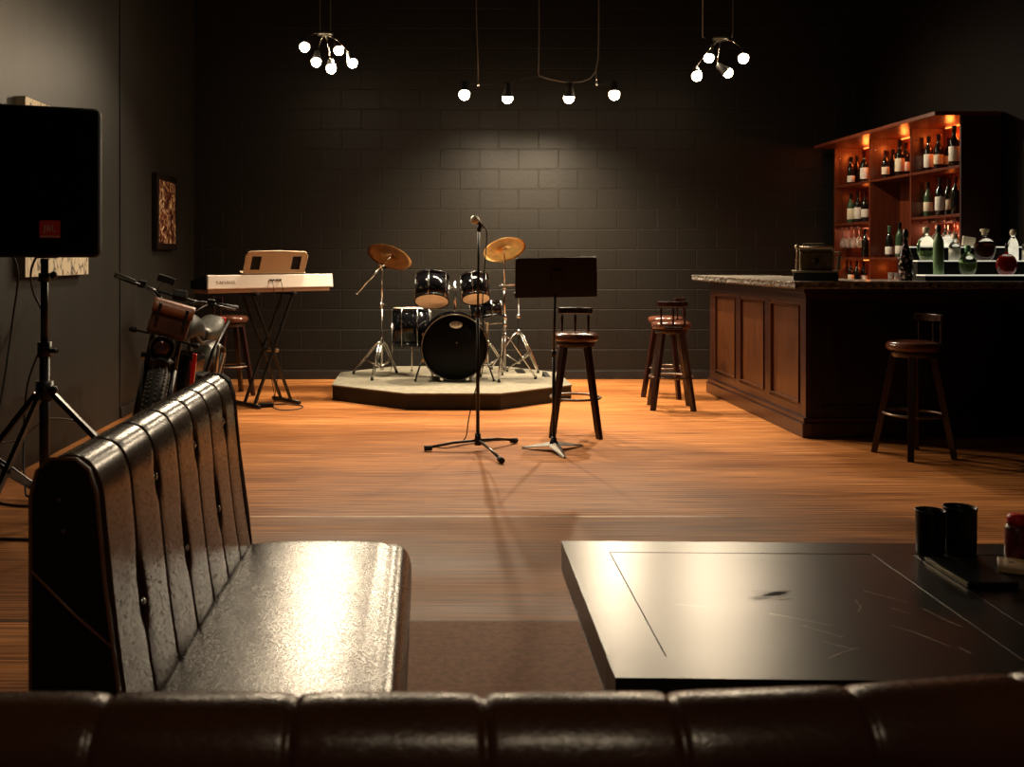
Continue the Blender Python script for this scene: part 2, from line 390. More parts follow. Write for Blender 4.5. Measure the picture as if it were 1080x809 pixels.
# ------------------------------------------------------------------ tufted bench
def smooth(a, b, x):
    t = min(1, max(0, (x-a)/(b-a))); return t*t*(3-2*t)
def catmull(P, n):
    out = []
    for i in range(len(P)-1):
        p0 = Vector(P[max(0, i-1)]); p1 = Vector(P[i]); p2 = Vector(P[i+1]); p3 = Vector(P[min(len(P)-1, i+2)])
        for k in range(n):
            t = k/n
            out.append(.5*((2*p1) + (p2-p0)*t + (2*p0-5*p1+4*p2-p3)*t*t + (3*p1-p0-3*p2+p3)*t*t*t))
    out.append(Vector(P[-1])); return out
def bench(label, loc, rz, L, seams, bfun, mback, mseat, bend=None):
    """local u along the bench (+y), w across (+x towards the sitter), back outer face at x=0"""
    t = thing('leather_bench', label, 'bench', loc, rz)
    # profile of backrest cushion
    P = [(.004, .10), (.002, .40), (.000, .70), (.000, .845), (.010, .888), (.045, .907), (.082, .895), (.103, .855), (.112, .78), (.124, .66), (.140, .53), (.158, .42)]
    prof = catmull([(a, b, 0) for a, b in P], 10)
    nU = int(L/.0025)
    GD = .003 if bend else .0045
    mb = MB(); vs = []; fs = []
    m = len(prof)
    nor = []
    for i in range(m):
        d = prof[min(m-1, i+1)] - prof[max(0, i-1)]
        nor.append(Vector((-d.y, d.x, 0)).normalized() if True else None)
    btn = bfun
    for k in range(nU+1):
        u = L*k/nU
        ds = min(abs(u-s_) for s_ in seams)
        for i, p in enumerate(prof):
            # outward normal
            n = nor[i]
            if i > 3 and False: pass
            front = smooth(.02, .05, p.x)
            if bend: front = 1
            g = -GD*math.exp(-(ds/.0032)**2)*(.25+.75*front) - .0012*math.exp(-(ds/.018)**2)*front
            low = smooth(.80, .50, p.y)*front
            g += low*(-.0010)*math.exp(-(ds/.03)**2)
            for bu, bz in btn:
                if p.x > .08:
                    zz = (p.y-bz); r2 = ((u-bu)/.016)**2 + (zz/((.035 if bz > .7 else .07) if zz > 0 else .03))**2
                    g -= (.008 if bz > .7 else .014)*math.exp(-r2)
            e = min(u, L-u); g -= .012*(1-smooth(0, .02, e))*front
            q = p + (-n)*g if False else p + Vector((n.x, n.y, 0))*g
            vs.append((q.x + (bend(u) if bend else 0), u, q.y))
        if k:
            for i in range(m-1):
                fs.append(((k-1)*m+i, (k-1)*m+i+1, k*m+i+1, k*m+i))
    # close underside / rear so it is a solid
    base = len(vs)
    mb.add(vs, fs, True)
    mb.add([(x, u, z) for u in (0.0, L) for x, z in ((.004, .10), (.158, .42), (.158, .10))] , [(0, 3, 5, 2), (2, 5, 4, 1)], False)
    mb.add([(p.x, 0, p.y) for p in prof] + [(.158, 0, .10)], [tuple(range(m+1))], False)
    mb.add([(p.x, L, p.y) for p in prof] + [(.158, L, .10)], [tuple(range(m+1))], False)
    back = mb.build('backrest', mback, t)
    for bu, bz in btn:
        xb = .112 + (.80-bz)*.12
        b = MB().ball((xb-.008, bu, bz), .0085, (.6, 1, 1), 12).build('button', M.chrome, back)
    # seat cushion
    W0, W1, zt = .150, .595, .45
    mb = MB(); nv = 60; vs = []; fs = []
    # closed profile in (x,z)
    cp = catmull([(W0, .44, 0), (W0+.03, .452, 0), (.30, .458, 0), (.45, .458, 0), (.55, .450, 0), (.583, .432, 0), (.597, .395, 0), (.597, .33, 0), (.585, .275, 0), (.57, .262, 0)], 8)
    m = len(cp); nU = int(L/.012)
    for k in range(nU+1):
        u = L*k/nU; e = min(u, L-u)
        sh = math.sqrt(max(0, 1-(1-min(1, e/.05))**2))
        for p in cp:
            z = .27 + (p.y-.27)*(.72+.28*sh) if p.y > .27 else p.y
            x = W0 + (p.x-W0)*(.975+.025*sh)
            # soft crumple
            z += .0002*math.sin(u*31+p.x*17)*math.sin(p.x*43-u*9)
            z -= .004*math.exp(-((p.x-.535)/.008)**2)
            vs.append((x, u, z))
        if k:
            for i in range(m-1): fs.append(((k-1)*m+i, (k-1)*m+i+1, k*m+i+1, k*m+i))
    mb.add(vs, fs, True)
    for u, kk in ((0, 0), (L, nU)):
        mb.add([vs[kk*m+i] for i in range(m)] + [(W0, u, .262)], [tuple(range(m+1))], False)
    mb.add([(W0, 0, .262), (W0, L, .262), (.57, L, .262), (.57, 0, .262)], [(0, 1, 2, 3)], False)
    mb.build('seat_cushion', mseat, t)
    MB().box(.02, .56, .02, L-.02, 0, .262).build('base', M.leatherend, t, .006)
    # end panels with piping
    ep = [(-.002, 0), (-.002, .845), (.008, .886), (.030, .906), (.070, .906), (.092, .888), (.104, .850), (.118, .70), (.142, .52), (.150, .44), (.160, .25), (.160, 0)]
    for u0 in ((-.016, 0), (L, L+.016)):
        mb = MB(); n = len(ep)
        mb.add([(x, u0[0], z) for x, z in ep] + [(x, u0[1], z) for x, z in ep],
               [tuple(range(n)), tuple(range(n, 2*n))] + [(i, (i+1) % n, n+(i+1) % n, n+i) for i in range(n)])
        e = mb.build('end_panel', M.leatherend, t, .003)
        ue = u0[0] if u0[0] < 0 else u0[1]
        MB().tube([(x, ue, z) for x, z in ep[:-1]], .0032, 6).build('piping', M.piping, e)
        if u0[0] < 0:
            s = MB().tube([(.000, -.017, .725), (.07, -.0175, .655), (.132, -.017, .60)], .0026, 6).build('seam', M.piping, e)
            for q in ((.045, .84), (.052, .79)):
                MB().cyl((q[0], -.019, q[1]), (q[0], -.014, q[1]), .0028, n=10).build('screw_head', M.steel, e)
    return t

seams = [.17+.165*i for i in range(6)]
up = [(seams[i], .80) for i in (1, 3, 5)]
lo_ = [(seams[i], .612) for i in (0, 2, 4)]
b1 = bench('dark brown tufted leather bench seen end-on at the left with its glossy seat', (-.632, 1.62, 0), 0, 1.14, seams, up+lo_, M.leather, M.leatherseat)
seams2 = [.0+.137*i for i in range(1, 14)]
LB = 1.86; XB = 1.16
seams2 = sorted([XB-.005-.139*k+.0 for k in range(-6, 12) if 0 < XB-.005-.139*k < LB])
seams2 = [s_ for s_ in (XB-(.044+.139*k) for k in range(-6, 9)) if .01 < s_ < LB-.01]
b2 = bench('nearest dark leather bench, only the rolled top of its back showing', (XB, .682, 0), PI/2, LB, seams2, [], M.leatherfront, M.leatherseat,
           bend=lambda u: .27*max(0, (XB-u)-.10)**2)

# ------------------------------------------------------------------ low table
def table_mat():
    m = mat('scratched_black_table_top', (.013, .011, .009), .24, spec=.5)
    nt = m.node_tree; N = nt.nodes; L = nt.links; b = N['Principled BSDF']
    tc = N.new('ShaderNodeTexCoord')
    n = N.new('ShaderNodeTexNoise'); n.inputs['Scale'].default_value = 7; n.inputs['Detail'].default_value = 6
    L.new(tc.outputs['Object'], n.inputs['Vector'])
    n2 = N.new('ShaderNodeTexNoise'); n2.inputs['Scale'].default_value = 300; n2.inputs['Detail'].default_value = 2
    mp = N.new('ShaderNodeMapping'); mp.inputs['Scale'].default_value = (.15, 1, 1); L.new(tc.outputs['Object'], mp.inputs['Vector']); L.new(mp.outputs['Vector'], n2.inputs['Vector'])
    r = N.new('ShaderNodeMapRange'); r.inputs['From Min'].default_value = .3; r.inputs['From Max'].default_value = .7
    r.inputs['To Min'].default_value = .295; r.inputs['To Max'].default_value = .31
    L.new(n.outputs['Fac'], r.inputs['Value']); L.new(r.outputs['Result'], b.inputs['Roughness'])
    bp = N.new('ShaderNodeBump'); bp.inputs['Strength'].default_value = .08; bp.inputs['Distance'].default_value = .001
    L.new(n2.outputs['Fac'], bp.inputs['Height']); L.new(bp.outputs['Normal'], b.inputs['Normal'])
    return m
M.table = table_mat()
M.scratch = mat('pale_scratch', (.75, .62, .48), .6, var=.5, vscale=90)
M.scuff = mat('dark_scuff', (.004, .004, .004), .85, var=.2)
tb = thing('low_table', 'black low table with framed panels, scratches and a dark scuff on top', 'table', (.355, 2.57, 0), R(-1.5))
# local: x along, y towards camera negative ; top at z .5
TW, TD = 1.68, .84
fr = MB()
def fbox(x0, x1, y0, y1): fr.box(x0, x1, y0, y1, .425, .500)
fbox(0, TW, -.095, 0); fbox(0, TW, -TD, -TD+.095)
fbox(0, .108, -TD+.095, -.095); fbox(TW-.108, TW, -TD+.095, -.095); fbox(.752, .850, -TD+.095, -.095)
fr.build('frame', M.table, tb, .0012)
for x0, x1 in ((.1095, .7505), (.8515, TW-.1095)):
    MB().box(x0, x1, -TD+.0965, -.0965, .430, .4992).build('panel_inset', M.table, tb, .0012)
MB().box(.03, TW-.03, -TD+.03, -.03, .38, .425).build('apron', M.leatherend, tb)
for x in (.10, TW-.16):
    for y in (-.12, -TD+.06):
        MB().box(x, x+.06, y, y+.06, 0, .38).build('leg', M.leatherend, tb, .003)
def scratch(pts, w):
    s = MB()
    for a, b in zip(pts, pts[1:]):
        a = Vector((*a, .4997)); b = Vector((*b, .4997)); d = (b-a).normalized(); n = Vector((-d.y, d.x, 0))*w
        s.add([a-n, b-n*.6, b+n*.6, a+n], [(0, 1, 2, 3)])
    s.build('scratch', M.scratch, tb)
def tp(px, py):   # picture point -> local table point
    Y = (EYE-.5)*F/(py-272); X = (px-447)*Y/F
    v = Vector((X-.355, Y-2.57, 0)); a = R(1.5)
    return (v.x*math.cos(a)-v.y*math.sin(a), v.x*math.sin(a)+v.y*math.cos(a))
for pts, w in (([(911, 623), (930, 628), (957, 635)], .0009), ([(940, 641), (962, 648)], .0007), ([(974, 642), (995, 653), (1015, 661)], .0009),
               ([(939, 659), (965, 667), (1003, 682)], .0008), ([(845, 659), (862, 664), (890, 672)], .0009), ([(868, 676), (885, 681), (900, 684)], .0008),
               ([(874, 694), (893, 686), (905, 683)], .0006), ([(812, 647), (840, 652), (880, 660)], .0005), ([(902, 632), (908, 640), (905, 645)], .0006),
               ([(648, 636), (664, 643)], .0007), ([(1012, 683), (1024, 689)], .0012), ([(712, 637), (730, 639), (745, 640)], .0004)):
    scratch([tp(*p) for p in pts], w)
s = MB()
rs = random.Random(21)
poly = []
for i in range(26):
    a = 2*PI*i/26; k = 1+rs.uniform(-.35, .12)
    c = tp(815, 626); poly.append((c[0]+.034*k*math.cos(a)+.006, c[1]+.011*k*math.sin(a)+.010*math.cos(a)))
s.add([(x, y, .4996) for x, y in poly], [tuple(range(26))])
for i in range(34):
    c = tp(802+rs.uniform(-16, 24), 627+rs.uniform(-4, 6)); l = rs.uniform(.012, .035)
    s.add([(c[0], c[1], .4997), (c[0]+l, c[1]+l*.3, .4997), (c[0]+l, c[1]+l*.3+.0012, .4997), (c[0], c[1]+.0012, .4997)], [(0, 1, 2, 3)])
s.build('scuff_mark', M.scuff, tb)

# cups + tray + rack on the table
def at(px, py, z):
    Y = (EYE-z)*F/(py-272); return Vector(((px-447)*Y/F, Y, z))
def cup(px, py, hgt, rad, label):
    p = at(px, py, .5); p.y += rad*.9
    t = thing('drinks_cup', label, 'cup', (p.x, p.y, .5022), 0, 'black cups on the low table')
    MB().lathe([(0, 0), (rad*.93, 0), (rad*.97, .004), (rad, hgt*.96), (rad*1.03, hgt), (rad*.97, hgt), (rad*.93, hgt*.93), (rad*.90, .010), (0, .010)], n=32).build('cup_body', M.cupblack, t)
    MB().torus((0, 0, hgt), rad, .0018, n=32, k=6).build('rim', M.cupblack, t)
    return t
tr = thing('bill_tray', 'flat black tray with a pale front edge beside the two black cups', 'tray', tuple(at(1022, 604, .5)+Vector((.03, 0, .0005))), R(-1))
c0 = at(975, 592, .5); c1 = at(1020, 620, .5)
tr.location = (c0.x, c0.y, .5005); dl = (c1-c0); ang = math.atan2(dl.y, dl.x); tr.rotation_euler = (0, 0, ang)
Lr = dl.length
MB().box(0, Lr, .003, .115, 0, .011).build('tray_body', M.cupblack, tr, .003)
MB().box(0, Lr, 0, .003, .001, .004).box(0, Lr, 0, .003, .007, .010).build('pale_edge', M.bronze, tr)
cup(988, 588, .105, .034, 'left matt black cup at the back of the low table')
k2 = cup(1020.5, 588, .112, .038, 'right and slightly taller matt black cup on the low table')
hp = at(1053, 604, .5)
hd = thing('wooden_board', 'light wooden board at the right edge of the low table', 'board', (hp.x, hp.y, .5005), R(-28))
M.lightwood = wood_panel('light_board_wood', (.55, .36, .18), .45, 'x')
MB().box(0, .16, 0, .085, 0, .016).build('board_body', M.lightwood, hd, .003)
MB().cyl((.028, .045, .0162), (.028, .045, .0172), .006, n=14).build('inlay', M.bronze, hd)
cn = at(1086, 600, .5)
cd = thing('sauce_shaker', 'small red and black shaker at the right edge above the wooden board', 'shaker', (cn.x+.005, cn.y+.06, .5005))
M.redspeck = mat('red_patterned_wrap', (.12, .012, .012), .4, var=.9, vscale=60)
MB().lathe([(0, 0), (.025, 0), (.026, .003), (.026, .078), (.02, .088), (0, .088)]).build('shaker_body', M.redspeck, cd)
MB().lathe([(0, .088), (.0205, .088), (.0215, .106), (.016, .112), (0, .112)]).build('shaker_cap', M.red, cd)

# ------------------------------------------------------------------ bar
BX, BY0, BY1, BT = 2.62, 6.83, 9.12, 1.07
bar = thing('bar_counter', 'dark mahogany bar counter with panelled front facing the stage', 'bar', (BX, BY0, 0))
W = dict(world=True)
def wb(name, m, mb, bev=.003, par=bar): return mb.build(name, m, par, bev, world=True)
wb('carcass', M.bardark, MB().box(BX+.03, XR-.005, BY0+.03, BY0+.5, .0, BT-.05).box(BX+.03, BX+.55, BY0+.5, BY1-.02, 0, BT-.05))
# left side: stiles, rails, panels, plinth, frieze
wb('plinth', M.barframe, MB().box(BX-.035, BX+.03, BY0-.035, BY1, 0, .10).box(BX-.022, BX+.03, BY0-.02, BY1, .10, .135).box(BX+.03, XR-.005, BY0-.035, BY0+.03, 0, .10).box(BX+.03, XR-.005, BY0-.02, BY0+.03, .10, .135), .006)
wb('frieze', M.barframe, MB().box(BX, BX+.03, BY0, BY1, .94, BT-.05).box(BX+.03, XR-.005, BY0, BY0+.03, .94, BT-.05))
wb('frieze_moulding', M.barframe, MB().box(BX-.018, BX+.03, BY0-.018, BY1, .985, BT-.05).box(BX+.03, XR-.005, BY0-.018, BY0+.03, .985, BT-.05), .005)
st = MB(); cuts = [BY0, 6.93, 7.54, 7.65, 8.26, 8.36, 8.97, BY1]
for i in range(0, 8, 2): st.box(BX, BX+.03, cuts[i], cuts[i+1], .135, .94)
for i in range(1, 7, 2): st.box(BX, BX+.03, cuts[i], cuts[i+1], .135, .20).box(BX, BX+.03, cuts[i], cuts[i+1], .915, .94)
wb('side_frame', M.barframe, st, .002)
for i in range(1, 7, 2):
    y0, y1 = cuts[i], cuts[i+1]
    p = wb('side_panel', M.barwood, MB().box(BX+.016, BX+.03, y0, y1, .20, .915), 0)
    md = MB()
    for k, (w_, d_) in enumerate(((.018, .004), (.010, -.006))):
        o_ = k*.018
        x0 = BX+d_
        md.box(x0, BX+.02, y0+o_, y0+o_+w_, .20+o_, .915-o_).box(x0, BX+.02, y1-o_-w_, y1-o_, .20+o_, .915-o_)
        md.box(x0, BX+.02, y0+o_, y1-o_, .20+o_, .20+o_+w_).box(x0, BX+.02, y0+o_, y1-o_, .915-o_-w_, .915-o_)
    wb('panel_moulding', M.barwood, md, .002, p) if False else md.build('panel_moulding', M.barwood, bar, .003, world=True)
fx = [BX+.03, 2.72, 3.47, 3.56, 4.31, XR-.005]
st = MB()
for i in range(0, 6, 2): st.box(fx[i], fx[i+1], BY0, BY0+.03, .135, .94)
for i in range(1, 5, 2): st.box(fx[i], fx[i+1], BY0, BY0+.03, .135, .20).box(fx[i], fx[i+1], BY0, BY0+.03, .915, .94)
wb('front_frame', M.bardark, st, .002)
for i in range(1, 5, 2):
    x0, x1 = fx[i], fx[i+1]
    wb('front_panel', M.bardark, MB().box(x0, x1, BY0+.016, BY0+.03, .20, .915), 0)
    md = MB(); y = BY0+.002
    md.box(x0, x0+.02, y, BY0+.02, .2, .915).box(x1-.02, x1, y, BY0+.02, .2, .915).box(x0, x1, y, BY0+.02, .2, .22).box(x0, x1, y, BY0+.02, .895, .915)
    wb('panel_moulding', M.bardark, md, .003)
M.stone = mat('grey_marble_counter', (.20, .18, .155), .22, var=.45, vscale=7, bump=.05)
M.stoneedge = mat('chiselled_stone_edge', (.13, .12, .105), .5, var=.7, vscale=30, bump=1., bscale=60)
# counter top with chiselled edge: L-shaped plan subdivided along outline
def rough_top(name, label):
    t = thing(name, label, 'countertop', (2.5, 6.7, BT-.05))
    L_ = [(2.495, BY1+.16), (2.495, 6.70), (XR-.004, 6.70), (XR-.004, 7.42), (3.22, 7.42), (3.22, BY1+.16)]
    poly = []; rr = random.Random(11)
    for i, a in enumerate(L_):
        b = L_[(i+1) % len(L_)]; a = Vector(a); b = Vector(b); n = max(1, int((b-a).length/.02))
        rough = i in (0, 1, 5)
        for k in range(n):
            p = a.lerp(b, k/n)
            poly.append((p, rough and k > 0))
    vs = []; n = len(poly); lev = [(0, .012), (.012, .002), (.030, .004), (.044, .0), (.05, .004)]
    for z, ins in lev:
        for (p, rg) in poly:
            j = rr.uniform(0, .012) if rg and z not in (.05,) else (rr.uniform(0, .003) if rg else 0)
            q = p.copy()
            # inward direction approx toward L centreline
            c = Vector((2.86, min(max(p.y, 7.06), 9.0))) if p.x < 3.22 and p.y > 7.0 else Vector((min(max(p.x, 2.86), 4.2), 7.06))
            d = (c-q).normalized(); q += d*(ins+j)
            vs.append((q.x, q.y, BT-.05+z))
    mb = MB(); fs = []
    for l in range(len(lev)-1):
        for i in range(n): fs.append((l*n+i, l*n+(i+1) % n, (l+1)*n+(i+1) % n, (l+1)*n+i))
    mb.add(vs, fs, False)
    mb.add(vs[:n], [tuple(reversed(range(n)))], False)
    mb.build('chiselled_edge', M.stoneedge, t, 0, world=True)
    MB().add(vs[(len(lev)-1)*n:], [tuple(range(n))], False).add([(x, y, z-.0006) for x, y, z in vs[(len(lev)-1)*n:]], [tuple(reversed(range(n)))], False).build('polished_top', M.stone, t, 0, world=True)
    return t
rough_top('stone_countertop', 'grey stone countertop with rough chiselled edge on the bar')

# ------------------------------------------------------------------ back bar shelf unit
SX0, SX1 = 4.10, 4.375
DY = [7.62, 8.39, 9.16, 9.94]
un = thing('bottle_shelving', 'tall red brown wooden shelf unit lit orange behind the bar', 'shelving', (SX0, DY[0], 0))
def wu(name, m, mb, bev=.002): return mb.build(name, m, un, bev, world=True)
wu('end_panel', M.shelfside, MB().box(SX0, SX1+.035, DY[0]-.022, DY[0], 0, 2.32))
for y in DY[1:]: wu('divider', M.shelfwood, MB().box(SX0, SX1, y-.011, y+.011, 0, 2.32))
wu('back_panel', M.shelfwood, MB().box(SX1, SX1+.02, DY[0], DY[3]+.011, 0, 2.32), 0)
wu('canopy', M.shelfwood, MB().box(3.90, SX1+.035, DY[0]-.022, DY[3]+.02, 2.32, 2.35))
def sh(a, b, z, t=.022): wu('shelf', M.shelfwood, MB().box(SX0+.004, SX1, DY[a]+.011, DY[b]-.011, z-t, z))
for a in (0, 1, 2): sh(a, a+1, 1.945); sh(a, a+1, .96)
for a in (0, 2): sh(a, a+1, 1.57)
for a in (0, 1, 2): sh(a, a+1, 1.235)
for a in (0, 2):
    g = MB()
    for k in range(5):
        y = DY[a]+.10+k*.14 if a == 0 else 9.4325+.115*k
        g.box(SX0+.02, SX1-.01, y-.004, y+.004, 1.520, 1.548).box(SX0+.02, SX1-.01, y-.014, y+.014, 1.514, 1.520)
    wu('glass_rail', M.shelfwood, g, 0)
M.puck = mat('orange_shelf_lamp', (1, .5, .2), .4, emit=(1, .28, .05), es=3)
LIGHTS = []
def lamp(kind, name, loc, col, W_, size=.03, aim=None, angle=100, blend=1.0, thing_label=None):
    l = bpy.data.lights.new(name, kind); l.color = col; l.energy = W_
    if kind in ('POINT', 'SPOT'): l.shadow_soft_size = size
    if kind == 'SPOT': l.spot_size = R(angle); l.spot_blend = blend
    o = bpy.data.objects.new(name, l); C.objects.link(o); o.location = loc
    if aim is not None: o.rotation_euler = (Vector(aim)-Vector(loc)).to_track_quat('-Z', 'Y').to_euler()
    return o
ORG = (1.0, .17, .025)
for a in range(3):
    ym = (DY[a]+DY[a+1])/2
    for q, (z, e) in enumerate(((2.318, 1.9), (1.923, .25), (1.546, .9), (1.212, .6))):
        if a == 1 and q in (1, 2): continue
        yy = ym
        if q != 1: wu('light_strip', M.puck, MB().box(SX1-.012, SX1-.001, DY[a]+.06, DY[a+1]-.06, z-.008, z-.001), 0)
        for dy_ in (-.2, .16):
            lamp('POINT', 'shelf_light', (SX1-.06, yy+dy_, z-.075), ORG if q != 2 else (1, .28, .12), e*SHELF*.5, .03)
for a, z in ((0, 2.22), (1, 2.22), (2, 2.22)):
    wu('fixing_cap', M.chrome, MB().ball((SX0+.05, DY[a+1]-.014, z), .009), 0)

# ------------------------------------------------------------------ pendant lights
WARM = (1.0, .79, .54)
def head(t, p, aim, W_, ang=120, name='spot_head', br=.043):
    p = Vector(p); d = (Vector(aim)-p).normalized()
    q = d.to_track_quat('-Z', 'Y'); Mx = Matrix.Translation(p) @ q.to_matrix().to_4x4()
    # local: light leaves along -Z ; hood behind (+Z)
    h = MB().lathe([(a*br/.027, b_*br/.027) for a, b_ in ((.008, .075), (.016, .070), (.020, .040), (.031, .012), (.032, .008), (.029, .008), (.018, .036), (.008, .05))], Mx, 20).build(name, M.hood, t, 0, world=True)
    b = MB().ball(tuple(p), br, n=14).build('bulb', M.bulb, t, 0, world=True)
    if W_: lamp('SPOT', 'bulb_light', tuple(p + d*(br+.02)), WARM, W_, .035, aim, ang, BLEND)
    return Mx @ Vector((0, 0, .075*br/.027))
def pt(px, py, Y): return Vector(((px-447)*Y/F, Y, EYE-(py-272)*Y/F))
# rail of four lamps
YR = 9.1
rail = thing('spotlight_rail', 'row of four glowing spot bulbs hanging on wires above the stage', 'light', (1.0, YR, H))
RW = RAILW
ends = []
for (px, py, aim, w_, AN) in ((489.8, 100, (.3, 7.9, 0), 1.1, 140), (535.2, 103.7, (.72, 9.45, 0), .7, 160), (600, 103.3, (1.2, 9.75, 0), 1.0, 142), (648, 100, (1.5, 8.2, 0), 1.25, 155)):
    ends.append(head(rail, pt(px, py, YR), aim, RW*w_, AN, br=.050))
P = lambda x, y: tuple(pt(x, y, YR))
def up_(x, y, x2): a = pt(x, y, YR); return (pt(x2, y, YR).x, YR, H)
MB().tube([(pt(502, 0, YR).x, YR, H), P(502.5, 20), P(504, 60), P(504.5, 88)], .005, 6).build('wire', M.wire, rail, 0, world=True)
MB().cyl(P(504.5, 86), P(504.5, 91), .011).build('wire_grip', M.steel, rail, 0, world=True)
MB().tube([(pt(568.5, 0, YR).x, YR, H), P(568.5, 40), P(568, 78), P(570, 81)], .005, 6).build('wire', M.wire, rail, 0, world=True)
MB().tube([P(568, 80), P(580, 83.5), P(592, 86), P(602, 87), P(614, 86), P(622, 83), P(628, 76), P(631, 62), P(631.5, 30), (pt(631.5, 0, YR).x, YR, H)], .0065, 6).build('curved_cable', M.wire, rail, 0, world=True)
MB().tube([P(629, 74), P(629, 86)], .005, 6).cyl(P(629, 86), P(629, 90.5), .010).build('wire_grip', M.steel, rail, 0, world=True)
# low-voltage lines carrying the heads
tr_ = [tuple(ends[0]), P(504.5, 90), tuple(ends[1]), P(568, 80)]
MB().tube(tr_, .004, 6).build('carrier_wire', M.hood, rail, 0, world=True)
MB().tube([tuple(ends[2]), P(601, 88)], .004, 6).tube([P(629, 90), tuple(ends[3])], .004, 6).build('carrier_wire', M.hood, rail, 0, world=True)
def cluster(label, Y, bulbs, wires, hub, W_, aims, ang=140):
    t = thing('pendant_spotlight', label, 'light', (pt(*hub, Y).x, Y, H))
    h = pt(*hub, Y)
    MB().cyl(tuple(h+Vector((0, 0, -.012))), tuple(h+Vector((0, 0, .012))), .07, n=28).build('hub', M.steel, t, .003, world=True)
    for (x, y) in wires:
        p = pt(x, y, Y)
        MB().tube([(p.x, Y, H), tuple(p), (h.x+(p.x-h.x)*.9, Y, h.z+.01)], .0045, 6).build('wire', M.wire, t, 0, world=True)
    for i, (bx, by, dy) in enumerate(bulbs):
        p = pt(bx, by, Y); p.y += dy
        e = head(t, p, aims[i % len(aims)], W_[i % len(W_)] if isinstance(W_, (list, tuple)) else W_, ang)
        MB().tube([tuple(h), tuple((h+e)/2+Vector((0, 0, .03))), tuple(e)], .005, 6).build('arm', M.chrome, t, 0, world=True)
    return t
cluster('cluster of five glowing spot bulbs hanging upper left', 8.7,
        [(321.7, 50.6, -.03), (356.7, 51.7, .06), (332.8, 64.5, .05), (350, 74, -.06), (371.8, 66.7, .0)],
        [(337.5, 24), (348.5, 30)], (343, 36), [LCLW*k for k in (.56, 1.35, 1.2, .56, 1.35)], [(-.6, 6.0, 0), (0, 7.6, 0), (-1.0, 7.2, 0), (-.4, 6.2, 0), (.4, 7.4, 0)], 132)
cluster('cluster of four glowing spot bulbs hanging upper right', 8.7,
        [(733.4, 81.6, -.05), (749.4, 60, .05), (769.2, 76, .04), (782.2, 63, -.05)],
        [(741, 40), (773, 33)], (760, 41), [RCLW*k for k in (.5, 1.35, .9, .5)], [(2.0, 6.0, 0), (1.7, 7.6, 0), (4.2, 8.4, 1.5), (1.6, 6.2, 0)], 128)
# the same fixtures continue towards the camera, out of frame above the tables
NEARW = NEAR
cluster('cluster of spot bulbs above the nearest bench', -.15, [(0, 0, 0)], [(0, 0)], (0, 0), 0, [(0, 0, 0)]) if False else None
tn = thing('pendant_spotlight', 'cluster of spot bulbs above the nearest bench', 'light', (.30, -.2, H))
MB().cyl((.30, -.2, 2.97), (.30, -.2, 2.994), .07, n=28).build('hub', M.steel, tn, .003, world=True)
MB().tube([(.30, -.2, H), (.30, -.2, 2.99)], .0045, 6).build('wire', M.wire, tn, 0, world=True)
for bx_, by_ in ((.12, -.15), (.34, -.02), (.52, -.22)):
    e_ = head(tn, (bx_, by_, 2.72), (bx_+.1, by_+.2, 0), BACKW, 120)
    MB().tube([(.30, -.2, 2.98), tuple((Vector((.30, -.2, 2.98))+e_)/2+Vector((0, 0, .03))), tuple(e_)], .005, 6).build('arm', M.chrome, tn, 0, world=True)
t3 = cluster('cluster of spot bulbs above the benches', 5.0, [(205, -55, -.05), (235, -65, .06), (225, -45, .0)], [(215, -105), (230, -105)], (220, -85), NEARW, [(-2.3, 5.2, 3.1), (-1.4, 5.6, 0), (-.4, 2.4, .4)], 115)
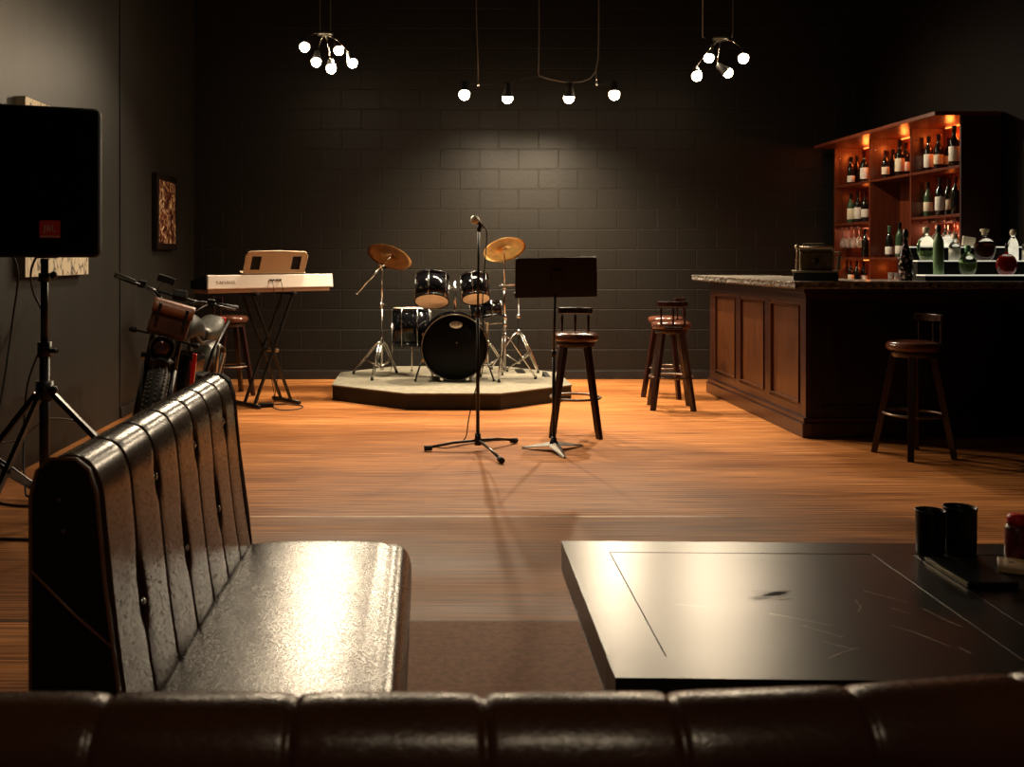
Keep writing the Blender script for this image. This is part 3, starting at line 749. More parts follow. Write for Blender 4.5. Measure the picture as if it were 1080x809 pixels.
# ------------------------------------------------------------------ bar stools
def make_stool(label, loc, rz):
    t = thing('bar_stool', label, 'stool', loc, rz, 'wooden bar stools')
    n = 28
    MB().lathe([(0, .655), (.150, .655), (.158, .665), (.160, .685), (.150, .703), (.120, .712), (.05, .709), (0, .708)], n=36).build('seat', M.stoolseat, t)
    MB().lathe([(.118, .615), (.132, .615), (.135, .654), (.118, .654)], n=32, closed=True).build('seat_ring', M.stoolwood, t, .002)
    MB().torus((0, 0, .26), .172, .009, n=40).build('foot_ring', M.ringmetal, t)
    for k in range(4):
        a = PI/4 + k*PI/2
        c, s_ = math.cos(a), math.sin(a)
        mb = MB(); p0 = Vector((.225*c, .225*s_, 0)); p1 = Vector((.105*c, .105*s_, .655))
        vs = []
        for p, w in ((p0, .018), (p1, .021)):
            for dx, dy in ((-w, -w), (w, -w), (w, w), (-w, w)):
                vs.append((p.x+dx*c-dy*s_, p.y+dx*s_+dy*c, p.z))
        mb.add(vs, [(3, 2, 1, 0), (4, 5, 6, 7)] + [(i, (i+1) % 4, 4+(i+1) % 4, 4+i) for i in range(4)])
        mb.build('leg', M.stoolwood, t, .003)
    # low backrest on the -y side
    arc = [(.165*math.sin(a), -.15*math.cos(a)-.0) for a in [R(-44+8*i) for i in range(12)]]
    mb = MB(); vs = []; fs = []
    m = 0
    for i, (x, y) in enumerate(arc):
        d = Vector((x, y)).normalized()
        for r_, z in ((-.009, .835), (.009, .835), (.011, .878), (-.008, .878)):
            vs.append((x+d.x*r_, y+d.y*r_, z))
        if i:
            b = (i-1)*4
            for q in range(4): fs.append((b+q, b+(q+1) % 4, b+4+(q+1) % 4, b+4+q))
    fs += [(0, 1, 2, 3), tuple(len(vs)-4+i for i in range(4))[::-1]]
    mb.add(vs, fs).build('back_rail', M.stoolwood, t, .004)
    for a in (-34, 0, 34):
        x, y = .152*math.sin(R(a)), -.152*math.cos(R(a))
        x1, y1 = .165*math.sin(R(a)), -.15*math.cos(R(a))
        MB().lathe([(.006, 0), (.010, .02), (.007, .07), (.011, .12), (.008, .15)], Matrix.Translation((x1, y1, .675)), 12).build('spindle', M.stoolwood, t)
    MB().box(-.075, .075, -.175, -.13, .655, .675).build('back_block', M.stoolwood, t, .004)
    return t
st0 = make_stool('bar stool standing behind the music stand at centre, its low back turned to the wall', (1.057, 6.94, 0), R(172))
def stool(label, loc, rz): return dup(st0, loc, (0, 0, rz), label)
stool('nearer of the two bar stools between stage and bar counter', (2.025, 8.15, 0), R(-8))
stool('farther of the two bar stools between stage and bar counter, half hidden', (2.155, 8.85, 0), R(60))
stool('bar stool standing in the shade in front of the dark bar front', (3.05, 6.20, 0), R(105))
stool('bar stool behind the white keyboard beside the motorbike', (-1.74, 8.95, 0), R(-60))

# ------------------------------------------------------------------ stage
sp = [(-.79, 8.61), (-.14, 8.06), (.62, 8.06), (1.276, 8.61), (1.276, 9.52), (.80, 10.075), (-.28, 10.075), (-.79, 9.52)]
sg = thing('drum_stage', 'low octagonal stage with grey carpet top and dark sides', 'stage', (.243, 9.0, 0))
MB().prism(sp, 0, .122).build('stage_body', M.stageside, sg, 0, world=True)
cx_, cy_ = .243, 9.07
MB().prism([((x-cx_)*1.008+cx_, (y-cy_)*1.008+cy_) if y < 10 else (x, y) for x, y in sp], .122, .135).build('stage_carpet', M.stagetop, sg, .003, world=True)
SZ = .1355

def rotx(a): return Matrix.Rotation(a, 4, 'X')
def drum_shell(t, L_, r, lugs, Mx=None, heads=(M.drumhead, M.drumhead), hoop=M.drum, top=True):
    """axis along local z from 0 (bottom) to L_"""
    def b(mb, name, m, par=t): return mb.build(name, m, par, 0)
    b(MB().lathe([(r-.006, .004), (r, .004), (r, L_-.004), (r-.006, L_-.004)], Mx, 40, True), 'shell', M.drum)
    for k, (z, nm, hm) in enumerate(((-.002, 'bottom_head', heads[0]), (L_-.002, 'top_head', heads[1]))):
        b(MB().lathe([(0, z), (r-.004, z), (r-.002, z+.002), (r-.004, z+.004), (0, z+.004)], Mx, 40), nm, hm)
    for z in (.006, L_-.006):
        b(MB().lathe([(r+.001, z-.012), (r+.006, z-.012), (r+.006, z+.012), (r+.001, z+.012)], Mx, 40, True), 'hoop', hoop)
    for i in range(lugs):
        a = 2*PI*i/lugs + .3
        mb = MB(); c, s_ = math.cos(a), math.sin(a)
        T = (Mx or Matrix()) @ Matrix.Rotation(a, 4, 'Z')
        mb.box(r, r+.014, -.009, .009, L_/2-.03, L_/2+.03, T)
        mb.add([], [])
        mb.cyl(tuple(T @ Vector((r+.010, 0, .0))), tuple(T @ Vector((r+.010, 0, L_))), .0032, n=8)
        b(mb, 'lug', M.chrome)

# bass drum: axis along y, front at y=8.78
bd = thing('bass_drum', 'large black bass drum with black front skin and small oval badge', 'drum', (.272, 8.78, SZ))
Rb, Lb = .292, .42
Mx = Matrix.Translation((0, 0, Rb+.012)) @ rotx(-PI/2)
MB().lathe([(Rb-.008, .02), (Rb-.004, .02), (Rb-.004, Lb-.02), (Rb-.008, Lb-.02)], Mx, 64, True).build('shell', M.drum, bd)
MB().lathe([(0, .010), (Rb-.014, .008), (Rb-.010, .014), (0, .016)], Mx, 64).build('front_head', M.basshead, bd)
MB().lathe([(0, Lb-.012), (Rb-.012, Lb-.012), (Rb-.012, Lb-.006), (0, Lb-.006)], Mx, 64).build('rear_head', M.drumhead, bd)
for z in (.0, Lb-.035):
    MB().lathe([(Rb-.010, z), (Rb+.008, z), (Rb+.009, z+.035), (Rb-.002, z+.035)], Mx, 64, True).build('hoop', M.drum, bd, .001)
MB().torus(tuple(Mx @ Vector((0, 0, -.001))), Rb-.001, .0028, axis=(0, 1, 0), n=64, k=6).build('hoop_trim', M.steel, bd)
for i in range(8):
    a = 2*PI*i/8 + PI/8
    T = Mx @ Matrix.Rotation(a, 4, 'Z')
    MB().box(Rb-.004, Rb+.012, -.010, .010, .08, .12, T).cyl(tuple(T @ Vector((Rb+.010, 0, .0))), tuple(T @ Vector((Rb+.010, 0, .11))), .004, n=8).box(Rb+.002, Rb+.020, -.014, .014, -.004, .012, T).build('claw_lug', M.chrome, bd)
# badge
zb = Rb+.012+.20
bg = MB().lathe([(0, 0), (.055, 0), (.057, .0015), (0, .003)], Matrix.Translation((.012, .0085, zb)) @ rotx(PI/2) @ Matrix.Diagonal((1, .56, 1, 1)), 32).build('badge', M.logowhite, bd)
M.badgeprint = mat('dark_badge_print', (.03, .03, .03), .5, var=.05)
text_part('PDP', 'badge_lettering', M.badgeprint, bg, Matrix.Translation((.012, .0055, zb)) @ rotx(PI/2), .040, sx=1.1)
MB().cyl((.018, .0085, Rb+.012+.04), (.018, .0065, Rb+.012+.04), .006, n=12).build('port_rivet', M.steel, bd)
for s_ in (-1, 1):
    x0 = s_*(Rb*.86)
    MB().tube([(s_*Rb*.93, .10, .20), (s_*(Rb+.02), .08, .12), (s_*(Rb+.055), .02, .012)], .008, 8).ball((s_*(Rb+.055), .02, .014), .013).build('spur', M.blackmetal, bd)
# tom mount
MB().cyl((.007, .17, Rb*2+.005), (.007, .17, Rb*2+.30), .011).box(-.02, .034, .14, .20, Rb*2+.006, Rb*2+.03).cyl((-.045, .16, Rb*2+.24), (.058, .16, Rb*2+.24), .008).cyl((-.047, .16, Rb*2+.22), (-.047, .16, Rb*2+.26), .008).cyl((.060, .16, Rb*2+.22), (.060, .16, Rb*2+.26), .008).build('tom_mount', M.chrome, bd)
def tom(label, X, Y, zb_, r, L_, tilt, roll):
    t = thing('tom_drum', label, 'drum', (X, Y, zb_), 0, 'mounted tom drums', rot=(tilt, roll, 0))
    drum_shell(t, L_, r, 6)
    return t
tom('left and larger black tom drum above the bass drum, cream underside showing', .070, 8.80, .845, .148, .24, R(-28), R(2))
tom('right and smaller black tom drum above the bass drum, cream underside showing', .462, 8.80, .868, .122, .21, R(-27), R(-3))
# floor tom and snare
ft = thing('floor_tom', 'black floor tom drum standing left of the bass drum', 'drum', (-.115, 9.30, .42))
drum_shell(ft, .34, .178, 8)
for a in (R(200), R(330), R(90)):
    c, s_ = math.cos(a), math.sin(a)
    MB().tube([(c*.190, s_*.190, .20), (c*.190, s_*.190, -.20), (c*.225, s_*.225, -.272)], .006, 8).ball((c*.225, s_*.225, -.270), .012).build('leg', M.chrome, ft)
sn = thing('snare_drum', 'black snare drum right of the bass drum behind the microphone stand', 'drum', (.60, 9.42, .672), rot=(R(-4), R(-7), 0))
drum_shell(sn, .14, .15, 8)

def tripod(t, hub, zf, feet, m=M.chrome, double=True, r=.007):
    """feet are xy offsets from hub axis ; legs run hub -> foot with braces to the lower collar"""
    hx, hy, hz = hub
    for (fx_, fy_) in feet:
        d = Vector((fx_, fy_, 0)); n = Vector((-fy_, fx_, 0)).normalized()
        mb = MB()
        foot = Vector((hx+fx_, hy+fy_, zf+.014)); top = Vector((hx, hy, hz)) + d.normalized()*.02
        knee = top.lerp(foot, .12) + Vector((0, 0, .008))
        for s_ in ((-1, 1) if double else (0,)):
            mb.tube([top+n*.010*s_, knee+n*.014*s_+d.normalized()*.01, foot+n*.008*s_], r, 7)
        leg = mb.build('leg', m, t, 0, world=True)
        MB().cyl(tuple(foot-Vector((0, 0, .013))), tuple(foot+Vector((0, 0, .016))), .014, .011, n=12).build('rubber_foot', M.rubber, leg, 0).location = -Vector(t.location)
        mid = top.lerp(foot, .55); low = Vector((hx, hy, zf+.075))
        mb = MB()
        for s_ in ((-1, 1) if double else (0,)):
            mb.tube([low+n*.010*s_, mid+n*.012*s_], r*.75, 6)
        mb.ball(tuple(mid), .012, n=10)
        mb.build('brace', m, t, 0, world=True)
    MB().cyl((hx, hy, zf+.06), (hx, hy, zf+.09), .017).cyl((hx, hy, hz-.02), (hx, hy, hz+.03), .020).build('collar', m, t, 0, world=True)

def cymbal(label, c, r, rot, cm=None):
    t = thing('cymbal', label, 'cymbal', c, 0, 'bronze cymbals', rot=rot)
    prof = [(.006, .030), (.020, .029), (.034, .020), (.042, .013), (r*.5, .008), (r*.85, .001), (r, -.004), (r, -.0055), (r*.85, -.0005), (r*.5, .0065), (.042, .0115), (.034, .018), (.020, .027), (.006, .028)]
    MB().lathe(prof, None, 56, True).build('plate', cm or M.cymbal, t)
    MB().cyl((0, 0, .031), (0, 0, .042), .016, .012).build('felt', M.rubber, t)
    MB().cyl((0, 0, .043), (0, 0, .058), .008, .010).box(-.018, .018, -.003, .003, .050, .060).build('wing_nut', M.chrome, t)
    return t
# left cymbal stand with long boom
cs = thing('cymbal_stand', 'chrome cymbal stand on the left of the stage with a long counter boom', 'stand', (-.388, 9.2, SZ))
px_ = -.388
tripod(cs, (px_, 9.2, .455), SZ, [(-.275, .20), (-.075, -.31), (.13, .26)])
MB().cyl((px_, 9.2, SZ+.07), (px_, 9.2, .80), .010).build('lower_tube', M.chrome, cs, 0, world=True)
MB().cyl((px_, 9.2, .79), (px_, 9.2, 1.16), .0065).build('upper_tube', M.chrome, cs, 0, world=True)
MB().cyl((px_, 9.2, .775), (px_, 9.2, .815), .019).box(px_+.01, px_+.045, 9.194, 9.206, .79, .80).build('height_clamp', M.chrome, cs, 0, world=True)
MB().cyl((px_-.03, 9.2, 1.165), (px_+.03, 9.2, 1.165), .019).box(px_-.01, px_+.04, 9.19, 9.21, 1.13, 1.145).build('tilter', M.chrome, cs, 0, world=True)
bA = Vector((-.61, 9.12, .905)); bB = Vector((-.318, 9.22, 1.235))
MB().tube([bA, bB], .0095, 8).ball(tuple(bA), .013).build('boom_arm', M.chrome, cs, 0, world=True)
nA = Vector((.30, -.12, .92)).normalized()
cpos = bB + nA*.02
MB().cyl(tuple(bB-nA*.01), tuple(bB+nA*.075), .004, n=8).cyl(tuple(bB-nA*.005), tuple(bB+nA*.012), .014).build('cymbal_seat', M.chrome, cs, 0, world=True)
q = Vector((0, 0, 1)).rotation_difference(Vector((.30, .50, .85))).to_euler()
cymbal('left bronze cymbal, tilted down to the right on the long boom arm', tuple(bB+nA*.005), .215, tuple(q), M.cymbal2)
# right cymbal stand
cs2 = thing('cymbal_stand', 'chrome cymbal stand at the right rear of the drum kit', 'stand', (.73, 9.02, SZ))
px_ = .73
tripod(cs2, (px_, 9.02, .52), SZ, [(-.07, -.28), (.28, -.02), (.0, .27)])
MB().cyl((px_, 9.02, SZ+.07), (px_, 9.02, .70), .0135).build('lower_tube', M.steel, cs2, 0, world=True)
MB().cyl((px_, 9.02, .69), (px_, 9.02, .96), .010).build('middle_tube', M.chrome, cs2, 0, world=True)
MB().cyl((px_, 9.02, .95), (px_, 9.02, 1.30), .007).build('upper_tube', M.chrome, cs2, 0, world=True)
MB().cyl((px_, 9.02, .67), (px_, 9.02, .715), .020).ball((px_, 9.00, .625), .024).build('height_clamp', M.chrome, cs2, 0, world=True)
MB().cyl((px_, 9.02, .945), (px_, 9.02, .975), .016).tube([(px_-.05, 9.01, .985), (px_+.10, 9.01, .985)], .007, 8).build('side_arm', M.chrome, cs2, 0, world=True)
nB = Vector((-.16, .42, .90)).normalized(); bC = Vector((px_, 9.02, 1.30))
MB().cyl(tuple(bC-nB*.012), tuple(bC+nB*.07), .004, n=8).cyl(tuple(bC-Vector((0, 0, .015))), tuple(bC+nB*.012), .013).build('cymbal_seat', M.chrome, cs2, 0, world=True)
q = Vector((0, 0, 1)).rotation_difference(Vector((-.17, .55, .84))).to_euler()
cymbal('right golden cymbal, tilted up over the snare drum', tuple(bC+nB*.006), .195, tuple(q))
# hi-hat style stand without cymbals
hs = thing('hi_hat_stand', 'chrome double-braced stand without a cymbal at the far right of the kit', 'stand', (.925, 9.72, SZ))
px_ = .925
tripod(hs, (px_, 9.72, .50), SZ, [(.16, -.26), (.20, .17), (-.26, .05)])
MB().cyl((px_, 9.72, SZ+.07), (px_, 9.72, .78), .011).build('lower_tube', M.blackmetal, hs, 0, world=True)
MB().cyl((px_, 9.72, .77), (px_, 9.72, 1.02), .005).build('pull_rod', M.steel, hs, 0, world=True)
MB().ball((px_-.01, 9.70, .66), .020).cyl((px_, 9.72, .64), (px_, 9.72, .68), .018).build('clutch', M.chrome, hs, 0, world=True)
MB().box(px_-.04, px_+.04, 9.44, 9.70, SZ+.002, SZ+.012).build('foot_plate', M.blackmetal, hs, .003, world=True)
# snare stand
ss = thing('snare_stand', 'low chrome snare drum stand with spread legs beside the bass drum', 'stand', (.60, 9.0, SZ))
px_ = .60; py_ = 9.40
ss.location = (px_, py_, SZ)
tripod(ss, (px_, py_, .42), SZ, [(-.08, -.27), (.20, .16), (-.22, .10)], r=.006)
MB().cyl((px_, py_, SZ+.07), (px_, py_, .62), .011).build('tube', M.chrome, ss, 0, world=True)
for a in (R(-120), R(-20), R(100)):
    c, s_ = math.cos(a), math.sin(a)
    MB().tube([(px_, py_, .60), (px_+c*.10, py_+s_*.10, .615), (px_+c*.183, py_+s_*.183, .63 if a != R(-20) else .61), (px_+c*.190, py_+s_*.190, .665)], .005, 6).build('basket_arm', M.chrome, ss, 0, world=True)
# kick pedal
kp = thing('kick_pedal', 'small chrome kick pedal behind the bass drum', 'pedal', (.272, 9.26, SZ))
MB().box(-.045, .045, 0, .26, .002, .012).build('base_plate', M.blackmetal, kp, .002)
MB().box(-.03, .03, .02, .24, .016, .026, Matrix.Rotation(R(9), 4, 'X')).build('foot_board', M.steel, kp, .002)
MB().cyl((-.05, .0, .012), (-.05, .0, .20), .006).cyl((.05, .0, .012), (.05, .0, .20), .006).cyl((-.05, .0, .195), (.05, .0, .195), .006).build('pedal_frame', M.chrome, kp)
blk = thing('rubber_wedge', 'small black rubber wedge lying at the right edge of the stage', 'wedge', (1.13, 9.18, SZ), R(25))
MB().add([(-.025, -.04, 0), (.025, -.04, 0), (.025, .04, 0), (-.025, .04, 0), (-.02, .036, .045), (.02, .036, .045), (.02, .005, .03), (-.02, .005, .03)],
         [(0, 3, 2, 1), (0, 1, 6, 7), (7, 6, 5, 4), (3, 4, 5, 2), (0, 7, 4, 3), (1, 2, 5, 6)]).build('wedge_body', M.rubber, blk, .002)

# ------------------------------------------------------------------ microphone stand
ms = thing('microphone_stand', 'black straight microphone stand with three short legs on the wooden floor', 'stand', (.342, 6.36, 0))
mx_, my_ = .345, 6.36
MB().cyl((mx_, my_, .05), (mx_, my_, .88), .0115).build('lower_tube', M.blackmetal, ms, 0, world=True)
MB().cyl((mx_, my_, .87), (mx_+.006, my_, 1.405), .0075).build('upper_tube', M.blackmetal, ms, 0, world=True)
MB().cyl((mx_, my_, .85), (mx_, my_, .91), .017).build('clutch', M.blackmetal, ms, 0, world=True)
MB().cyl((mx_, my_, .035), (mx_, my_, .11), .024, .018).build('hub', M.blackmetal, ms, 0, world=True)
for fx_, fy_ in ((.022, 6.33), (.60, 6.60), (.462, 5.96)):
    l = MB().tube([(mx_, my_, .065), ((mx_+fx_)/2, (my_+fy_)/2, .052), (fx_, fy_, .022)], .009, 8).build('leg', M.blackmetal, ms, 0, world=True)
    d = Vector((fx_-mx_, fy_-my_, -.02)).normalized(); e = Vector((fx_, fy_, .020))
    f_ = MB().cyl(tuple(e-d*.03-Vector((0, 0, 0))), tuple(e+d*.02), .0165, .0175).build('rubber_foot', M.rubber, l)
    f_.location = -Vector(ms.location)
MB().tube([(mx_+.006, my_, 1.40), (mx_+.010, my_-.005, 1.425), (mx_+.02, my_-.004, 1.438)], .014, 10).build('mic_clip', M.rubber, ms, 0, world=True)
mic = thing('microphone', 'microphone with silver mesh head on top of the tall stand', 'microphone', (mx_, my_, 1.43))
ax = Vector((-.35, -.86, .22)).normalized(); b0 = Vector((mx_+.010, my_+.02, 1.452))
T = Matrix.Translation(b0 - Vector(mic.location)) @ ax.to_track_quat('Z', 'Y').to_matrix().to_4x4()
MB().lathe([(0, -.10), (.010, -.10), (.012, -.02), (.018, .06), (0, .06)], T).build('mic_body', M.blackmetal, mic)
M.mesh = mat('silver_mic_mesh', (.80, .77, .70), .4, .2, bump=1., bscale=500)
MB().lathe([(.0, .058), (.020, .060), (.027, .078), (.027, .088), (.022, .108), (.010, .118), (0, .120)], T).build('mic_head', M.mesh, mic)
cb = MB().tube(catmull([(mx_+.052, my_+.128, 1.424), (mx_+.065, my_+.13, 1.36), (mx_+.035, my_+.05, 1.0), (mx_+.03, my_+.03, .6), (mx_-.05, my_+.06, .22), (mx_-.08, my_+.12, .05), (mx_-.18, my_+.17, .010), (mx_-.27, my_+.10, .007), (mx_-.20, my_+.05, .007), (mx_-.08, my_+.16, .007), (mx_+.08, my_+.28, .007), (mx_+.2, my_+.32, .007)], 8), .0042, 6).build('microphone_cable', M.rubber)
tag(cb, 'thin black cable running from the microphone down to a loop on the floor', 'cable')

# ------------------------------------------------------------------ music stand
M.darksteel = mat('worn_dark_steel', (.10, .09, .075), .45, .6, var=.3)
mu = thing('music_stand', 'black music stand with solid desk, seen from behind in front of the stool', 'stand', (.83, 6.36, 0))
x0, y0 = .83, 6.36
MB().cyl((x0, y0, .05), (x0, y0, .62), .011).build('lower_tube', M.blackmetal, mu, 0, world=True)
MB().cyl((x0, y0, .60), (x0+.01, y0-.005, 1.07), .008).build('upper_tube', M.blackmetal, mu, 0, world=True)
MB().cyl((x0, y0, .595), (x0, y0, .64), .015).build('clutch', M.blackmetal, mu, 0, world=True)
MB().lathe([(.03, .045), (.022, .06), (.014, .09), (0, .09)], Matrix.Translation((x0, y0, 0))).build('hub', M.blackmetal, mu, 0, world=True)
for fx_, fy_ in ((.632, 6.42), (1.035, 6.50), (.862, 6.10)):
    d = Vector((fx_-x0, fy_-y0, 0)); n = Vector((-d.y, d.x, 0)).normalized()
    b = Vector((x0, y0, 0)); e = Vector((fx_, fy_, 0))
    mb = MB().add([b+n*.045+Vector((0, 0, .038)), b-n*.045+Vector((0, 0, .038)), e-n*.010+Vector((0, 0, .002)), e+n*.010+Vector((0, 0, .002)),
                   b+Vector((0, 0, .060)), e+Vector((0, 0, .012))],
                  [(0, 1, 2, 3), (0, 3, 5, 4), (1, 4, 5, 2), (0, 4, 1), (3, 2, 5)])
    mb.build('leg', M.darksteel, mu, .001, world=True)
# desk: trapezoid, tilted with top away from camera? (seen from behind, its face looks to the wall)
T = Matrix.Translation((x0+.012, y0-.03, 1.105)) @ Matrix.Rotation(R(12), 4, 'X') @ Matrix.Rotation(R(-1), 4, 'Y')
pl = MB(); w0, w1, h_ = .252, .262, .130
pl.add([(-w1, -.003, -h_), (w1, -.003, -h_), (w0+.003, -.003, h_-.01), (w0-.01, -.003, h_), (-w0+.004, -.003, h_), (-w0-.008, -.003, h_-.01),
        (-w1, .003, -h_), (w1, .003, -h_), (w0+.003, .003, h_-.01), (w0-.01, .003, h_), (-w0+.004, .003, h_), (-w0-.008, .003, h_-.01)],
       [(0, 1, 2, 3, 4, 5), (11, 10, 9, 8, 7, 6)] + [(i, 6+i, 6+(i+1) % 6, (i+1) % 6) for i in range(6)], False, T)
pl.build('desk', M.blackmetal, mu, .002, world=True)
MB().box(-w1, w1, .003, .055, -h_, -h_+.005, T).box(-w1, w1, .050, .055, -h_, -h_+.018, T).build('desk_ledge', M.blackmetal, mu, 0, world=True)
MB().box(-.03, .03, -.022, -.003, -.07, .05, T).cyl(tuple(T @ Vector((-.035, -.012, -.02))), tuple(T @ Vector((.035, -.012, -.02))), .011).build('tilt_bracket', M.blackmetal, mu, .002, world=True)

# ------------------------------------------------------------------ keyboard
ks = thing('keyboard_stand', 'black cross-legged stand carrying the white keyboard', 'stand', (-1.32, 8.37, 0), R(40))
HZ = .93
for s_ in (-1, 1):
    MB().cyl((s_*.19, -.21, .018), (s_*.19, .21, .018), .015).build('foot_bar', M.blackmetal, ks)
    MB().box(s_*.18-.016, s_*.18+.016, -.16, .16, HZ-.012, HZ+.012).build('support_bar', M.blackmetal, ks, .003)
for s_ in (-1, 1):
    for y in (-.10, .06):
        yy = y + (.02 if s_ > 0 else -.02)
        MB().bar((s_*.19, yy, .02), (-s_*.18, yy, HZ-.01), .028, .016).build('leg', M.blackmetal, ks)
MB().cyl((0.018, -.14, .46), (0.018, .10, .46), .016).build('pivot_bolt', M.steel, ks)
kb = thing('electric_keyboard', 'white electric keyboard seen from behind on the crossed stand', 'keyboard', (-1.32, 8.37, .9425), R(40))
KL, KD = 1.21, .26
kb.location = Vector((-1.335, 8.37, .9425))
x0, x1 = -KL/2-.0, KL/2
MB().box(x0+.01, x1-.03, -KD/2+.01, KD/2, .003, .038).build('lower_case', M.tan, kb, .006)
MB().add([(x0, -KD/2, .036), (x1, -KD/2, .036), (x1-.012, -KD/2+.018, .150), (x0+.012, -KD/2+.018, .150), (x0, -.02, .036), (x1, -.02, .036), (x1-.012, -.02, .140), (x0+.012, -.02, .140)],
         [(0, 1, 2, 3), (3, 2, 6, 7), (7, 6, 5, 4), (0, 4, 5, 1), (0, 3, 7, 4), (1, 5, 6, 2)]).build('upper_case', M.white, kb, .008)
MB().box(x0+.02, x1-.02, -.02, .14, .036, .085).build('key_bed', M.white, kb, .003)
ky = MB()
for i in range(46): ky.box(x0+.06+i*.0238, x0+.06+i*.0238+.0228, -.018, .135, .085, .095)
o_ = ky.build('white_keys', M.white, kb); o_['kind'] = 'stuff'
ky = MB()
for i in range(45):
    if i % 7 not in (2, 6): ky.box(x0+.06+i*.0238+.017, x0+.06+i*.0238+.029, -.018, .075, .095, .106)
o_ = ky.build('black_keys', M.black, kb); o_['kind'] = 'stuff'
for s_ in (x0+.003, x1-.003):
    MB().add([(s_-.008, -KD/2+.006, .034), (s_+.008, -KD/2+.006, .034), (s_+.008, -KD/2+.02, .152), (s_-.008, -KD/2+.02, .152),
              (s_-.008, KD/2+.02, .034), (s_+.008, KD/2+.02, .034), (s_+.008, KD/2+.02, .10), (s_-.008, KD/2+.02, .10)],
             [(0, 1, 2, 3), (3, 2, 6, 7), (7, 6, 5, 4), (0, 4, 5, 1), (0, 3, 7, 4), (1, 5, 6, 2)]).build('end_cheek', M.black if s_ < 0 else M.white, kb, .004)
sl = math.atan2(.018, .114)
text_part('YAMAHA', 'brand_lettering', M.greyprint, kb, Matrix.Translation((x0+.17, -KD/2+.0075, .090)) @ rotx(PI/2-sl), .040, .0008, 1.05)
for xx in (-.02, .01, .045, .075):
    MB().cbox((xx, -KD/2+.006, .105), (.012, .012, .012)).build('socket', M.black, kb)
MB().tube([(-.01, -KD/2-.004, .10), (-.01, -KD/2-.03, .02), (0.0, -KD/2-.03, -.3), (-.03, -KD/2-.02, -.7), (.0, -KD/2-.04, -.91)], .003, 6).tube([(.07, -KD/2-.004, .10), (.075, -KD/2-.03, .03), (.05, -KD/2-.03, -.3), (.05, -KD/2-.02, -.6), (-.02, -KD/2-.04, -.92)], .003, 6).build('cord', M.black, kb)
# music rest
mr = thing('music_rest', 'tan music rest with two dark cut-outs standing on the keyboard', 'music rest', (-1.32, 8.37, 1.0985), R(40))
T = Matrix.Translation((.02, -.085, .004)) @ Matrix.Rotation(R(20), 4, 'X')
W2, H2 = .285, .185
def slab(mb, x0, x1, z0, z1): mb.box(x0, x1, -.004, .004, z0, z1, T)
body = MB()
slab(body, -W2, -W2+.045, 0, H2); slab(body, W2-.045, W2, 0, H2); slab(body, -.15, .15, 0, H2)
slab(body, -W2+.045, -.15, H2-.035, H2); slab(body, .15, W2-.045, H2-.035, H2); slab(body, -W2+.045, -.15, 0, .03); slab(body, .15, W2-.045, 0, .03)
body.build('rest_panel', M.cream, mr)
MB().tube([tuple(T @ Vector((x, 0, z))) for x, z in ((-W2-.004, .0), (-W2-.010, H2-.03), (-W2+.02, H2+.003), (0, H2+.010), (W2-.02, H2+.003), (W2+.010, H2-.03), (W2+.004, 0))], .007, 8).build('rest_rim', M.cream, mr)
MB().box(-W2-.02, W2+.02, -.01, .045, -.002, .006, T).build('rest_ledge', M.cream, mr, .002)
for xs in (-.198, .198):
    MB().box(xs-.05, xs+.05, .004, .007, .03, H2-.035, T).build('dark_mesh', M.black, mr)
MB().box(-.10, .10, .0, .012, -.004, 0, T).build('foot', M.black, mr)
fp = thing('power_adapter', 'small black power adapter on the floor under the keyboard', 'adapter', (-1.30, 8.20, 0), R(20))
MB().box(-.06, .06, -.035, .035, 0, .035).build('adapter_case', M.black, fp, .006)
cb = MB().tube(catmull([(-1.24, 8.16, .006), (-1.15, 8.02, .006), (-1.02, 8.06, .006), (-1.0, 8.22, .006), (-1.12, 8.30, .006), (-1.26, 8.32, .006)], 8), .004, 6).build('power_cable', M.rubber)
tag(cb, 'thin cable loop on the floor beside the keyboard stand', 'cable')

# ------------------------------------------------------------------ speaker on stand
sx_, sy_ = -1.76, 4.62
spk = thing('loudspeaker', 'large black loudspeaker with small red badge on a tripod stand', 'loudspeaker', (sx_+.015, sy_, 1.232), R(22))
# local: front faces -y ; trapezoid plan with curved grille
plan = [(.222, -.17), (.230, -.13), (.150, .17), (.10, .185), (-.10, .185), (-.150, .17), (-.230, -.13), (-.222, -.17)]
MB().prism(plan, .0, .682).build('cabinet', M.black, spk, .032, seg=5)
gr = [(-.212, -.171)] + [(.212*math.sin(a)/math.sin(R(40)), -.171-.022*(math.cos(a)-math.cos(R(40)))/(1-math.cos(R(40)))) for a in [R(-40+8*i) for i in range(11)]] + [(.212, -.171)]
M.grille = mat('black_perforated_grille', (.003, .003, .003), .75, .0, spec=.15, bump=1., bscale=400)
MB().prism(gr, .012, .670).build('grille', M.grille, spk, .003)
bz, bx = .118, .004
M.badgered = mat('bright_red_badge', (.85, .035, .02), .45, var=.05)
lb = MB().box(bx-.044, bx+.044, -.198, -.190, bz-.030, bz+.048).build('badge', M.badgered, spk, .002)
text_part('JBL', 'badge_lettering', M.logowhite, lb, Matrix.Translation((bx, -.1985, bz+.010)) @ rotx(PI/2), .040)
MB().box(bx-.038, bx+.038, -.1995, -.1975, bz-.027, bz-.022).build('badge_line', M.logowhite, lb)
MB().cyl((0, 0, -.004), (0, 0, .0), .045, n=20).build('pole_cup', M.black, spk)
for s_ in (-1, 1):
    MB().tube([(s_*.196, -.05, .40), (s_*.222, -.04, .40), (s_*.205, .05, .40), (s_*.178, .06, .40)], .010, 8).build('handle', M.black, spk)
sps = thing('speaker_stand', 'black tripod stand carrying the loudspeaker', 'stand', (sx_, sy_, 0))
